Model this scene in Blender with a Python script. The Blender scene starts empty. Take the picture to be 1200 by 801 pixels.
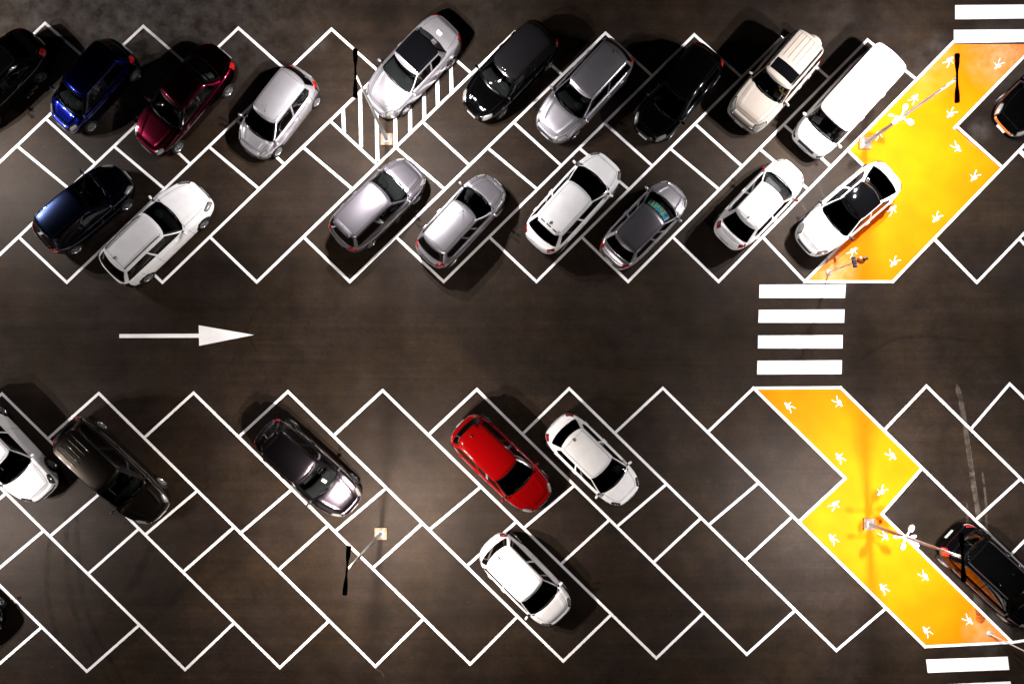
import bpy, bmesh, math, random
from mathutils import Vector, Matrix, geometry
random.seed(7)
sc = bpy.context.scene
COL = sc.collection
PI = math.pi
R = math.radians

# ------------------------------------------------------------------ plan
# survey plan: 30 plan units per metre, origin under the camera, camera 29 m up
NX, NY, SC, CAMH = 596.0, 463.0, 30.0, 29.0
def G(px, py, h=0.0):
    k = (1.0 - h / CAMH) / SC
    return Vector(((px - NX) * k, (NY - py) * k))

# ------------------------------------------------------------------ materials
def mat(name):
    m = bpy.data.materials.new(name); m.use_nodes = True
    return m, m.node_tree, m.node_tree.nodes['Principled BSDF']

def simple(name, col, rough=0.5, metal=0.0, coat=0.0, spec=0.5, emit=None, estr=0):
    m, nt, b = mat(name)
    b.inputs['Base Color'].default_value = (*col, 1)
    b.inputs['Roughness'].default_value = rough
    b.inputs['Metallic'].default_value = metal
    b.inputs['Coat Weight'].default_value = coat
    b.inputs['Coat Roughness'].default_value = 0.04
    b.inputs['Specular IOR Level'].default_value = spec
    if emit:
        b.inputs['Emission Color'].default_value = (*emit, 1)
        b.inputs['Emission Strength'].default_value = estr
    return m

def paint(name, col, metal=0.0, rough=0.35, dirt=0.12, coat=1.0):
    """car paint with clear coat and a thin uneven film of dust"""
    m, nt, b = mat(name)
    N, Lk = nt.nodes, nt.links
    tc = N.new('ShaderNodeTexCoord')
    n = N.new('ShaderNodeTexNoise'); n.inputs['Scale'].default_value = 2.6; n.inputs['Detail'].default_value = 6
    Lk.new(tc.outputs['Object'], n.inputs['Vector'])
    r = N.new('ShaderNodeMapRange'); r.inputs['From Min'].default_value = .42; r.inputs['From Max'].default_value = .75
    r.inputs['To Min'].default_value = 0; r.inputs['To Max'].default_value = dirt
    Lk.new(n.outputs['Fac'], r.inputs['Value'])
    mx = N.new('ShaderNodeMix'); mx.data_type = 'RGBA'
    mx.inputs['A'].default_value = (*col, 1)
    lum = max(col); d = (0.10, 0.085, 0.07) if lum > .15 else (0.012, 0.011, 0.010)
    mx.inputs['B'].default_value = (*d, 1)
    Lk.new(r.outputs['Result'], mx.inputs['Factor'])
    Lk.new(mx.outputs['Result'], b.inputs['Base Color'])
    b.inputs['Metallic'].default_value = metal
    b.inputs['Roughness'].default_value = rough
    b.inputs['Specular IOR Level'].default_value = .5 if metal > 0 else 0.0
    b.inputs['Coat Weight'].default_value = coat
    cr = N.new('ShaderNodeMapRange'); cr.inputs['From Min'].default_value = .35; cr.inputs['From Max'].default_value = .8
    cr.inputs['To Min'].default_value = .012; cr.inputs['To Max'].default_value = .045
    Lk.new(n.outputs['Fac'], cr.inputs['Value']); Lk.new(cr.outputs['Result'], b.inputs['Coat Roughness'])
    return m

def glass(name, tint):
    m = bpy.data.materials.new(name); m.use_nodes = True
    nt = m.node_tree; nt.nodes.clear()
    o = nt.nodes.new('ShaderNodeOutputMaterial'); mx = nt.nodes.new('ShaderNodeMixShader')
    t = nt.nodes.new('ShaderNodeBsdfTransparent'); g = nt.nodes.new('ShaderNodeBsdfGlossy')
    f = nt.nodes.new('ShaderNodeFresnel'); f.inputs['IOR'].default_value = 1.5
    t.inputs['Color'].default_value = (*tint, 1); g.inputs['Roughness'].default_value = .01
    g.inputs['Color'].default_value = (.9, .9, .9, 1)
    nt.links.new(f.outputs[0], mx.inputs[0]); nt.links.new(t.outputs[0], mx.inputs[1])
    nt.links.new(g.outputs[0], mx.inputs[2]); nt.links.new(mx.outputs[0], o.inputs[0])
    return m

M = {}
M['white'] = paint('white_paint', (.86, .85, .86), 0, .4, .10)
M['cream'] = paint('cream_paint', (.30, .262, .228), 0, .4, .12)
M['silver'] = paint('silver_paint', (.44, .42, .46), .85, .34, .10)
M['silver_light'] = paint('light_silver_paint', (.50, .48, .51), .8, .36, .10)
M['grey'] = paint('grey_paint', (.20, .185, .21), .8, .33, .10)
M['charcoal'] = paint('charcoal_paint', (.060, .050, .062), 1, .27, .05)
M['brown'] = paint('brown_paint', (.050, .040, .031), 1, .33, .1)
M['black'] = paint('black_paint', (.0007, .0007, .0008), 0, .3, .02, .38)
M['black_dull'] = paint('dull_black_paint', (.0085, .008, .009), 0, .5, .15)
M['navy'] = paint('navy_paint', (.008, .013, .036), 1, .26, .03)
M['blue'] = paint('blue_paint', (.0012, .0035, .08), 1, .22, .0)
M['maroon'] = paint('maroon_paint', (.045, .0008, .007), 1, .27, .01)
M['red'] = paint('red_paint', (.13, .0007, .001), 0, .35, .0)
M['ws'] = glass('windscreen_glass', (.66, .70, .70))
M['tint'] = glass('tinted_glass', (.12, .13, .13))
M['dark_tint'] = glass('dark_tinted_glass', (.004, .004, .005))
M['frit'] = simple('black_glass_edge', (.003, .003, .003), .12)
M['gap'] = simple('panel_gap_black', (.002, .002, .002), .8, spec=.1)
M['trim'] = simple('black_plastic', (.008, .008, .008), .45)
M['gloss'] = simple('black_glass_panel', (.002, .002, .0025), .03, coat=1)
M['dark'] = simple('underbody_black', (.003, .003, .003), .9, spec=.1)
M['cabin'] = simple('cabin_cloth', (.013, .013, .013), .8, spec=.2)
M['cabin_tan'] = simple('tan_cloth', (.16, .13, .08), .8, spec=.2)
M['cabin_green'] = simple('grey_green_cloth', (.06, .07, .055), .8, spec=.2)
M['rubber'] = simple('tyre_rubber', (.006, .006, .006), .75, spec=.25)
M['alloy'] = simple('wheel_alloy', (.50, .49, .50), .28, .85)
M['chrome'] = simple('chrome', (.75, .74, .73), .10, 1.0)
M['lens'] = simple('headlight_lens', (.30, .29, .27), .10, .5, 1.0)
M['lens_dark'] = simple('headlight_bezel', (.05, .05, .05), .12, .3, 1.0)
M['tail'] = simple('tail_light_red', (.24, .006, .006), .12, 0, 1.0)
M['plate'] = simple('plate_grey', (.45, .45, .46), .5)
M['paper'] = simple('white_paper', (.75, .74, .72), .7)
M['yellow_cloth'] = simple('yellow_card', (.75, .40, .03), .7)
M['blue_cloth'] = simple('blue_cloth', (.12, .22, .45), .8)
M['pole'] = simple('galvanised_pole', (.20, .19, .18), .45, .25)
M['head'] = simple('lamp_head_black', (.004, .004, .004), .7, spec=.1)
M['diffuser'] = simple('lit_lamp_diffuser', (.8, .8, .8), .5, emit=(1, .96, .94), estr=45)
M['cam'] = simple('white_housing', (.82, .82, .82), .4)
M['amber'] = simple('amber_lens', (.30, .08, .003), .3, 0, .5)
M['solar'] = simple('solar_cell_navy', (.004, .006, .03), .15, 0, .8)
M['steel'] = simple('sign_steel', (.42, .40, .38), .5, .4)
M['signface'] = simple('sign_yellow', (.75, .42, .01), .4)
M['signblack'] = simple('sign_black', (.004, .004, .004), .5)

# ---- foil sunshade: bands of colour
def foil():
    m, nt, b = mat('iridescent_foil')
    N, Lk = nt.nodes, nt.links
    tc = N.new('ShaderNodeTexCoord'); n = N.new('ShaderNodeTexNoise')
    n.inputs['Scale'].default_value = 7; n.inputs['Detail'].default_value = 1
    Lk.new(tc.outputs['Object'], n.inputs['Vector'])
    cr = N.new('ShaderNodeValToRGB'); e = cr.color_ramp.elements
    cols = [(.30, (.06, .16, .75)), (.39, (.08, .45, .60)), (.46, (.35, .80, .88)), (.53, (.30, .62, .66)), (.58, (.15, .70, .20)), (.63, (.85, .70, .06)), (.70, (.85, .2, .03))]
    e[0].position, e[0].color = cols[0][0], (*cols[0][1], 1)
    e[1].position, e[1].color = cols[-1][0], (*cols[-1][1], 1)
    for p, c in cols[1:-1]:
        k = e.new(p); k.color = (*c, 1)
    Lk.new(n.outputs['Fac'], cr.inputs['Fac']); Lk.new(cr.outputs['Color'], b.inputs['Base Color'])
    b.inputs['Metallic'].default_value = .4; b.inputs['Roughness'].default_value = .35
    return m
M['foil'] = foil()

# ---- worn spots shared by asphalt and paint: pale cement dust, with its own ragged shape
DUST = [(1178, 62, 34, 1.0), (1096, 58, 17, .55), (1000, 293, 1, 0), (975, 318, 22, .9), (953, 322, 12, .6), (1157, 738, 21, .8), (1160, 760, 10, .5),
        (1148, 152, 11, .7), (1140, 163, 6, .6), (370, 52, 13, .55), (365, 15, 26, .28), (160, 0, 105, 1.5), (50, 8, 75, 1.0), (260, 8, 75, .8), (560, 8, 60, .2), (1080, 75, 30, .35), (1000, 20, 70, .2), (990, 52, 6, .5), (900, 20, 16, .12)]
OIL = [(487, 532, 11, .5), (503, 540, 8, .35), (560, 655, 12, .4), (700, 690, 9, .4), (250, 560, 12, .35), (300, 700, 10, .4), (160, 680, 9, .35), (840, 560, 12, .45), (830, 660, 9, .4), (915, 560, 9, .35), (770, 620, 10, .4), (450, 720, 13, .35), (300, 270, 10, .4), (360, 200, 9, .35), (650, 250, 8, .3), (820, 250, 9, .4), (1130, 240, 10, .35), (1150, 290, 8, .35), (1060, 590, 10, .35), (1110, 500, 9, .35), (30, 230, 9, .3), (360, 105, 8, .3), (330, 40, 10, .3), (445, 690, 16, .25), (230, 120, 9, .3), (60, 660, 10, .3), (720, 400, 14, .2), (240, 440, 18, .2), (560, 400, 20, .15)]
def oil_fac(nt):
    N, Lk = nt.nodes, nt.links
    tc = N.new('ShaderNodeTexCoord'); n = N.new('ShaderNodeTexNoise'); n.inputs['Scale'].default_value = 2.4; n.inputs['Detail'].default_value = 7
    Lk.new(tc.outputs['Object'], n.inputs['Vector'])
    wob = N.new('ShaderNodeVectorMath'); wob.operation = 'MULTIPLY_ADD'; wob.inputs[1].default_value = (.7, .7, 0)
    Lk.new(n.outputs['Color'], wob.inputs[0]); Lk.new(tc.outputs['Object'], wob.inputs[2])
    acc = None
    for px, py, r, s in OIL:
        p = G(px, py); d = N.new('ShaderNodeVectorMath'); d.operation = 'DISTANCE'; d.inputs[1].default_value = (p.x + .35, p.y + .35, 0)
        Lk.new(wob.outputs[0], d.inputs[0])
        mr = N.new('ShaderNodeMapRange'); mr.inputs['From Max'].default_value = r * 1.3 / SC; mr.inputs['To Min'].default_value = s * 1.3; mr.inputs['To Max'].default_value = 0
        Lk.new(d.outputs['Value'], mr.inputs['Value'])
        if acc is None: acc = mr.outputs['Result']
        else:
            a = N.new('ShaderNodeMath'); a.operation = 'MAXIMUM'; Lk.new(acc, a.inputs[0]); Lk.new(mr.outputs['Result'], a.inputs[1]); acc = a.outputs[0]
    return acc
def dust_fac(nt, strength):
    N, Lk = nt.nodes, nt.links
    geo = N.new('ShaderNodeTexCoord')
    n = N.new('ShaderNodeTexNoise'); n.inputs['Scale'].default_value = 1.7; n.inputs['Detail'].default_value = 9; n.inputs['Roughness'].default_value = .68
    Lk.new(geo.outputs['Object'], n.inputs['Vector'])
    acc = None
    for px, py, r, s in DUST:
        if s == 0: continue
        p = G(px, py)
        d = N.new('ShaderNodeVectorMath'); d.operation = 'DISTANCE'; d.inputs[1].default_value = (p.x, p.y, 0)
        Lk.new(geo.outputs['Object'], d.inputs[0])
        mr = N.new('ShaderNodeMapRange'); mr.inputs['From Min'].default_value = 0; mr.inputs['From Max'].default_value = r * 1.6 / SC
        mr.inputs['To Min'].default_value = s; mr.inputs['To Max'].default_value = 0
        Lk.new(d.outputs['Value'], mr.inputs['Value'])
        if acc is None: acc = mr.outputs['Result']
        else:
            a = N.new('ShaderNodeMath'); a.operation = 'MAXIMUM'
            Lk.new(acc, a.inputs[0]); Lk.new(mr.outputs['Result'], a.inputs[1]); acc = a.outputs[0]
    mr = N.new('ShaderNodeMapRange'); mr.inputs['From Min'].default_value = .36; mr.inputs['From Max'].default_value = .62
    mr.inputs['To Min'].default_value = .1; mr.inputs['To Max'].default_value = 1
    Lk.new(n.outputs['Fac'], mr.inputs['Value'])
    mu = N.new('ShaderNodeMath'); mu.operation = 'MULTIPLY'; Lk.new(acc, mu.inputs[0]); Lk.new(mr.outputs['Result'], mu.inputs[1])
    m2 = N.new('ShaderNodeMath'); m2.operation = 'MULTIPLY'; m2.inputs[1].default_value = strength; m2.use_clamp = True
    Lk.new(mu.outputs[0], m2.inputs[0])
    return m2.outputs[0]

def asphalt():
    m, nt, b = mat('asphalt')
    N, Lk = nt.nodes, nt.links
    tc = N.new('ShaderNodeTexCoord')
    def noise(scale, detail, rough=.55, mp=None):
        n = N.new('ShaderNodeTexNoise'); n.inputs['Scale'].default_value = scale
        n.inputs['Detail'].default_value = detail; n.inputs['Roughness'].default_value = rough
        src = tc.outputs['Object']
        if mp:
            k = N.new('ShaderNodeMapping'); k.inputs['Scale'].default_value = mp
            k.inputs['Rotation'].default_value = (0, 0, R(-1.2))
            Lk.new(src, k.inputs['Vector']); src = k.outputs['Vector']
        Lk.new(src, n.inputs['Vector']); return n.outputs['Fac']
    def rng(v, a, c, lo, hi):
        r = N.new('ShaderNodeMapRange'); r.inputs['From Min'].default_value = a; r.inputs['From Max'].default_value = c
        r.inputs['To Min'].default_value = lo; r.inputs['To Max'].default_value = hi; Lk.new(v, r.inputs['Value']); return r.outputs['Result']
    def mul(a, c):
        k = N.new('ShaderNodeMath'); k.operation = 'MULTIPLY'; Lk.new(a, k.inputs[0]); Lk.new(c, k.inputs[1]); return k.outputs[0]
    f = rng(noise(.22, 5), .3, .7, .52, 1.48)                       # broad patches
    f = mul(f, rng(noise(1.0, 4, .6, (.05, 1.7, 1)), .3, .7, .80, 1.2))   # paver streaks along the aisle
    f = mul(f, rng(noise(1.0, 3, .6, (.12, 9, 1)), .3, .7, .88, 1.12))
    f = mul(f, rng(noise(1.1, 8, .7), .3, .7, .60, 1.4))            # blotches
    f = mul(f, rng(noise(9, 5, .75), .3, .7, .72, 1.28))
    f = mul(f, rng(noise(28, 4, .8), .25, .75, .35, 1.65))          # aggregate
    v = N.new('ShaderNodeTexVoronoi'); v.inputs['Scale'].default_value = 3.2; v.inputs['Randomness'].default_value = 1
    Lk.new(tc.outputs['Object'], v.inputs['Vector'])
    spk = rng(v.outputs['Distance'], .02, .055, 1, 0)               # rare pale chips
    w = N.new('ShaderNodeSeparateColor'); Lk.new(v.outputs['Color'], w.inputs[0])
    spk = mul(spk, rng(w.outputs[0], .90, .93, 0, 1))
    drk = mul(rng(v.outputs['Distance'], .05, .085, 1, 0), rng(w.outputs[1], .94, .95, 0, 1))   # oil drops
    base = N.new('ShaderNodeMix'); base.data_type = 'RGBA'
    base.inputs['A'].default_value = (.0136, .0091, .0068, 1); base.inputs['B'].default_value = (.0144, .0089, .0052, 1)
    Lk.new(rng(noise(.35, 3), .42, .62, 0, 1), base.inputs['Factor'])
    vm = N.new('ShaderNodeVectorMath'); vm.operation = 'SCALE'
    Lk.new(base.outputs['Result'], vm.inputs[0]); Lk.new(f, vm.inputs['Scale'])
    def over(prev, fac, col):
        k = N.new('ShaderNodeMix'); k.data_type = 'RGBA'; Lk.new(prev, k.inputs['A']); k.inputs['B'].default_value = (*col, 1)
        Lk.new(fac, k.inputs['Factor']); return k.outputs['Result']
    c = over(vm.outputs[0], dust_fac(nt, .55), (.11, .098, .092))
    c = over(c, oil_fac(nt), (.0035, .003, .0027))
    c = over(c, spk, (.12, .10, .09)); c = over(c, drk, (.004, .0035, .003))
    Lk.new(c, b.inputs['Base Color'])
    b.inputs['Roughness'].default_value = .58; b.inputs['Specular IOR Level'].default_value = .15
    b.inputs['Specular Tint'].default_value = (1, .86, .76, 1)
    bp = N.new('ShaderNodeBump'); bp.inputs['Strength'].default_value = .35; bp.inputs['Distance'].default_value = .006
    Lk.new(noise(45, 4, .75), bp.inputs['Height']); Lk.new(bp.outputs[0], b.inputs['Normal'])
    return m

def roadpaint(name, col, dust, under=(.03, .024, .02), wear=.10):
    m, nt, b = mat(name)
    N, Lk = nt.nodes, nt.links
    tc = N.new('ShaderNodeTexCoord')
    n = N.new('ShaderNodeTexNoise'); n.inputs['Scale'].default_value = 9; n.inputs['Detail'].default_value = 9; n.inputs['Roughness'].default_value = .75
    Lk.new(tc.outputs['Object'], n.inputs['Vector'])
    mr = N.new('ShaderNodeMapRange'); mr.inputs['From Min'].default_value = .60; mr.inputs['From Max'].default_value = .78
    mr.inputs['To Max'].default_value = wear * 5; Lk.new(n.outputs['Fac'], mr.inputs['Value'])
    k = N.new('ShaderNodeMix'); k.data_type = 'RGBA'; k.inputs['A'].default_value = (*col, 1); k.inputs['B'].default_value = (*under, 1)
    Lk.new(mr.outputs['Result'], k.inputs['Factor'])
    n2 = N.new('ShaderNodeTexNoise'); n2.inputs['Scale'].default_value = .8; n2.inputs['Detail'].default_value = 7
    Lk.new(tc.outputs['Object'], n2.inputs['Vector'])
    r2 = N.new('ShaderNodeMapRange'); r2.inputs['From Min'].default_value = .3; r2.inputs['From Max'].default_value = .7
    r2.inputs['To Min'].default_value = .86; r2.inputs['To Max'].default_value = 1.08; Lk.new(n2.outputs['Fac'], r2.inputs['Value'])
    vm = N.new('ShaderNodeVectorMath'); vm.operation = 'SCALE'; Lk.new(k.outputs['Result'], vm.inputs[0]); Lk.new(r2.outputs['Result'], vm.inputs['Scale'])
    d = N.new('ShaderNodeMix'); d.data_type = 'RGBA'; Lk.new(vm.outputs[0], d.inputs['A']); d.inputs['B'].default_value = (.62, .40, .23, 1)
    Lk.new(dust_fac(nt, dust), d.inputs['Factor'])
    Lk.new(d.outputs['Result'], b.inputs['Base Color'])
    b.inputs['Roughness'].default_value = .7; b.inputs['Specular IOR Level'].default_value = .06
    return m

def streak(name, col, amount, scale):
    """dragged rubber or dust: breaks up into the asphalt below it"""
    m = bpy.data.materials.new(name); m.use_nodes = True
    nt = m.node_tree; N, Lk = nt.nodes, nt.links; b = N['Principled BSDF']; o = N['Material Output']
    b.inputs['Base Color'].default_value = (*col, 1); b.inputs['Roughness'].default_value = .8
    b.inputs['Specular IOR Level'].default_value = .2
    tc = N.new('ShaderNodeTexCoord'); n = N.new('ShaderNodeTexNoise'); n.inputs['Scale'].default_value = scale
    n.inputs['Detail'].default_value = 6; n.inputs['Roughness'].default_value = .7
    Lk.new(tc.outputs['Object'], n.inputs['Vector'])
    mr = N.new('ShaderNodeMapRange'); mr.inputs['From Min'].default_value = .36; mr.inputs['From Max'].default_value = .66
    mr.inputs['To Max'].default_value = amount; Lk.new(n.outputs['Fac'], mr.inputs['Value'])
    t = N.new('ShaderNodeBsdfTransparent'); mx = N.new('ShaderNodeMixShader')
    Lk.new(mr.outputs['Result'], mx.inputs[0]); Lk.new(t.outputs[0], mx.inputs[1]); Lk.new(b.outputs[0], mx.inputs[2])
    Lk.new(mx.outputs[0], o.inputs[0])
    return m

def concrete():
    m, nt, b = mat('concrete_pad')
    N, Lk = nt.nodes, nt.links
    tc = N.new('ShaderNodeTexCoord'); n = N.new('ShaderNodeTexNoise'); n.inputs['Scale'].default_value = 8; n.inputs['Detail'].default_value = 6
    Lk.new(tc.outputs['Object'], n.inputs['Vector'])
    cr = N.new('ShaderNodeValToRGB'); cr.color_ramp.elements[0].position = .35; cr.color_ramp.elements[1].position = .65
    cr.color_ramp.elements[0].color = (.17, .10, .06, 1); cr.color_ramp.elements[1].color = (.30, .20, .13, 1)
    Lk.new(n.outputs['Fac'], cr.inputs[0]); Lk.new(cr.outputs[0], b.inputs['Base Color'])
    b.inputs['Roughness'].default_value = .9
    return m

M['asphalt'] = asphalt()
M['line'] = roadpaint('white_line_paint', (.86, .84, .85), .25, wear=.13)
M['yellow'] = roadpaint('yellow_path_paint', (.85, .170, .0004), .75, under=(.62, .14, .002), wear=.08)
M['skid'] = streak('rubber_streak', (.008, .0065, .0055), .34, 1.6)
M['scuff'] = streak('pale_scuff', (.13, .105, .085), .62, 3.2)
M['scuff_faint'] = streak('faint_pale_scuff', (.10, .085, .07), .5, 2.0)
M['concrete'] = concrete()

# ------------------------------------------------------------------ mesh helpers
class MB:
    def __init__(s): s.v, s.f, s.m = [], [], []
    def vert(s, p): s.v.append(tuple(p)); return len(s.v) - 1
    def face(s, idx, m=0): s.f.append(tuple(idx)); s.m.append(m)
    def grid(s, rows, m=0, closed=False, flip=False, mfun=None):
        ids = [[s.vert(p) for p in r] for r in rows]
        for i in range(len(ids) - 1):
            n = len(ids[i])
            for j in range(n if closed else n - 1):
                k = (j + 1) % n
                q = (ids[i][j], ids[i][k], ids[i + 1][k], ids[i + 1][j])
                s.face(q[::-1] if flip else q, mfun(i, j) if mfun else m)
        return ids
    def box(s, c, d, m=0, rot=None, bev=0.0):
        x, y, z = d[0] / 2, d[1] / 2, d[2] / 2
        if bev <= 0:
            P = [Vector((a * x, b * y, e * z)) for e in (-1, 1) for (a, b) in ((-1, -1), (1, -1), (1, 1), (-1, 1))]
            F = [(0, 3, 2, 1), (4, 5, 6, 7), (0, 1, 5, 4), (1, 2, 6, 5), (2, 3, 7, 6), (3, 0, 4, 7)]
        else:
            bm = bmesh.new(); bmesh.ops.create_cube(bm, size=1)
            for v in bm.verts: v.co = Vector((v.co.x * d[0], v.co.y * d[1], v.co.z * d[2]))
            bmesh.ops.bevel(bm, geom=bm.edges[:], offset=bev, segments=3, profile=.5, affect='EDGES')
            bm.verts.index_update(); P = [v.co.copy() for v in bm.verts]; F = [[v.index for v in f.verts] for f in bm.faces]; bm.free()
        b0 = len(s.v)
        for p in P:
            if rot: p = rot @ p
            s.v.append(tuple(p + Vector(c)))
        for f in F: s.face([b0 + i for i in f], m)
    def tube(s, pts, rad, m=0, n=8, cap=True):
        pts = [Vector(p) for p in pts]; rows = []
        for i, p in enumerate(pts):
            t = (pts[min(i + 1, len(pts) - 1)] - pts[max(i - 1, 0)]).normalized()
            a = t.cross(Vector((0, 0, 1)) if abs(t.z) < .9 else Vector((1, 0, 0))).normalized(); b = t.cross(a)
            r = rad[i] if isinstance(rad, (list, tuple)) else rad
            rows.append([p + (a * math.cos(2 * PI * k / n) + b * math.sin(2 * PI * k / n)) * r for k in range(n)])
        ids = s.grid(rows, m, closed=True)
        if cap: s.face(ids[0], m); s.face(ids[-1][::-1], m)
    def ellipsoid(s, c, d, m=0, nu=16, nv=10, e=1.0, rot=None):
        rows = []
        sg = lambda v: math.copysign(abs(v) ** e, v)
        for i in range(nv + 1):
            ph = -PI / 2 + PI * i / nv; row = []
            for j in range(nu):
                th = 2 * PI * j / nu
                p = Vector((d[0] * sg(math.cos(ph)) * sg(math.cos(th)), d[1] * sg(math.cos(ph)) * sg(math.sin(th)), d[2] * sg(math.sin(ph))))
                if rot: p = rot @ p
                row.append(p + Vector(c))
            rows.append(row)
        s.grid(rows, m, closed=True)
    def lathe(s, prof, n=28, axis='y', m=0, c=(0, 0, 0)):
        rows = []
        for (a, r) in prof:
            row = []
            for k in range(n):
                t = 2 * PI * k / n
                if axis == 'y': p = (c[0] + r * math.cos(t), c[1] + a, c[2] + r * math.sin(t))
                else: p = (c[0] + r * math.cos(t), c[1] + r * math.sin(t), c[2] + a)
                row.append(p)
            rows.append(row)
        s.grid(rows, m, closed=True)
    def build(s, name, mats, parent=None, smooth=True, angle=None):
        me = bpy.data.meshes.new(name); me.from_pydata(s.v, [], s.f)
        if not isinstance(mats, (list, tuple)): mats = [mats]
        for x in mats: me.materials.append(x)
        for p, k in zip(me.polygons, s.m): p.material_index = k; p.use_smooth = smooth
        me.validate(); me.update()
        if angle is not None:
            bm = bmesh.new(); bm.from_mesh(me)
            for e in bm.edges:
                if len(e.link_faces) == 2 and e.calc_face_angle(0) > angle: e.smooth = False
            bm.to_mesh(me); bm.free()
        return link(name, me, parent)

def link(name, me, parent=None):
    o = bpy.data.objects.new(name, me); COL.objects.link(o)
    if parent: o.parent = parent
    return o
def thing(name, label, cat, loc=(0, 0, 0), rz=0, group=None):
    o = bpy.data.objects.new(name, None); COL.objects.link(o)
    o.empty_display_size = .3
    o.location = loc; o.rotation_euler = (0, 0, rz); return tag(o, label, cat, group)
def tag(o, label, cat, group=None):
    o['label'] = label; o['category'] = cat
    if group: o['group'] = group
    return o
def structure(o, label=None, cat=None):
    o['kind'] = 'structure'
    if label: o['label'] = label
    if cat: o['category'] = cat
    return o

# flat painted shapes: union of polygons, one sheet
def sheet(name, polys, z, material):
    vs, fs = [], []
    for p in polys:
        b = len(vs)
        ar = sum(p[i][0] * p[(i + 1) % len(p)][1] - p[(i + 1) % len(p)][0] * p[i][1] for i in range(len(p)))
        q = p if ar > 0 else p[::-1]
        vs += [Vector((a[0], a[1])) for a in q]; fs.append(list(range(b, b + len(q))))
    r = geometry.delaunay_2d_cdt(vs, [], fs, 1, 1e-5)
    me = bpy.data.meshes.new(name); me.from_pydata([(v.x, v.y, z) for v in r[0]], [], [f for f, o_ in zip(r[2], r[5]) if o_])
    me.materials.append(material); me.update()
    return link(name, me)
def strip(a, b, w, ext=0.0):
    a, b = Vector(a), Vector(b); t = (b - a).normalized(); n = Vector((-t.y, t.x)) * w / 2
    a = a - t * ext; b = b + t * ext
    return [a + n, a - n, b - n, b + n]

# ------------------------------------------------------------------ ground and markings
mb = MB(); S_ = 300
mb.face([mb.vert(p) for p in ((-S_, -S_, 0), (S_, -S_, 0), (S_, S_, 0), (-S_, S_, 0))])
structure(mb.build('ground', M['asphalt'], smooth=False), 'dark brown asphalt of the car park', 'ground')

LW = .105
# upper block: long lines from the bottom tip V to the top tip A
V = {-1: (-383, 332.5), 0: (-266, 332), 1: (-150, 332), 2: (-35, 331.5), 3: (78.5, 331), 4: (190.5, 331), 5: (301, 330.5), 6: (410, 330), 7: (520, 330), 8: (628.7, 330), 9: (736, 330), 10: (842, 330), 11: (943, 330), 12: (1046, 330), 13: (1144.5, 331), 14: (1242, 332), 15: (1340, 333)}
A = {-1: (-62, 25), 0: (53, 27.5), 1: (168, 31), 2: (279.5, 33.2), 3: (388.5, 34.5), 4: (496, 36.5), 5: (603, 38), 6: (709.5, 39), 7: (813.5, 41), 8: (916, 44), 9: (1016.5, 47), 10: (1117, 49.5), 11: (1216, 50), 12: (1313, 53), 13: (1410, 55), 14: (1505, 57), 15: (1600, 59)}
def onU(i, y):
    v, a = V[i], A[i]; t = (v[1] - y) / (v[1] - a[1]); return (v[0] + (a[0] - v[0]) * t, y)
def P(p): return G(p[0], p[1])
U = []
def add(a, b, w=LW, ext=.0): U.append(strip(P(a), P(b), w, ext))
E = LW * .5
for i in range(-1, 16):
    if i == 11:
        add(V[11], onU(11, 226), ext=E); add(onU(11, 150), A[11], ext=E)
    elif i == 12:
        add(V[12], A[12], ext=E)
    else: add(V[i], A[i], ext=E)
for i in range(-1, 15):
    k = i + 1; f = (i - 2) / 8.0
    if i != 10: add(A[i], onU(k, 84 + 12 * f * .9), ext=.0)               # tops of upper bays
    if i != 10: add(onU(i, 140 + 7 * f), onU(k, 192.5 + 3.5 * f))          # upper bay heads
    if i == 10: add(onU(10, 176), onU(11, 226), ext=E)
    elif i != 11: add(onU(i, 171.5 + 3.5 * f), onU(k, 221.5 + 1 * f))      # lower bay heads
    if i == 11: pass
    else: add(onU(i, 277.5 + (2 if i > 10 else 0)), V[k], ext=.0)
    if i == 11: add(V[11], V[12], ext=E); 
add(onU(12, 177), onU(13, 227))
add(onU(12, 280), V[13])
# diagonal block below the aisle
A2 = {-3: (-340, 465), -2: (-225, 463.5), -1: (-110, 462), 0: (2.5, 461), 1: (116, 460.5), 2: (227, 460), 3: (337.5, 458.5), 4: (448.5, 457.2), 5: (558.8, 456), 6: (667, 455), 7: (776.7, 454.5), 8: (883, 454.5), 9: (985, 454), 10: (1085.5, 452), 11: (1183, 449.5), 12: (1281, 447), 13: (1378, 445)}
V2 = {-3: (-13, 788), -2: (102, 786), -1: (217, 784), 0: (328, 781.5), 1: (440, 780), 2: (551, 777.5), 3: (660, 774), 4: (769, 770.5), 5: (875, 766), 6: (980, 761.5), 7: (1084, 757), 8: (1186, 752), 9: (1284, 748), 10: (1383, 744), 11: (1480, 740), 12: (1577, 736), 13: (1674, 732)}
def onL(i, y):
    a, v = A2[i], V2[i]; t = (y - a[1]) / (v[1] - a[1]); return (a[0] + (v[0] - a[0]) * t, y)
for i in range(-3, 14):
    if i == 8:
        add(A2[8], onL(8, 559), ext=E); add(onL(8, 602), V2[8], ext=E)
    else: add(A2[i], V2[i], ext=E)
for i in range(-2, 14):
    k = i - 1; f = i / 9.0
    if i != 9: add(A2[i], onL(k, 515 - 10 * f))
    if i == 9: add(onL(9, 548), onL(8, 602), ext=E)
    elif i == 8: add(onL(8, 560), onL(7, 611), ext=E)
    else: add(onL(i, 576 - 14 * f), onL(k, 628 - 17 * f))
    if i not in (8, 9): add(onL(i, 619 - 19 * f), onL(k, 672 - 20 * f))
    if i == 9: pass
    if i != 8: add(onL(i, 729 - 22 * f if i < 8 else 738), V2[k])
add(A2[8], A2[9], ext=E); add(V2[7], V2[8], ext=E)
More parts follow.
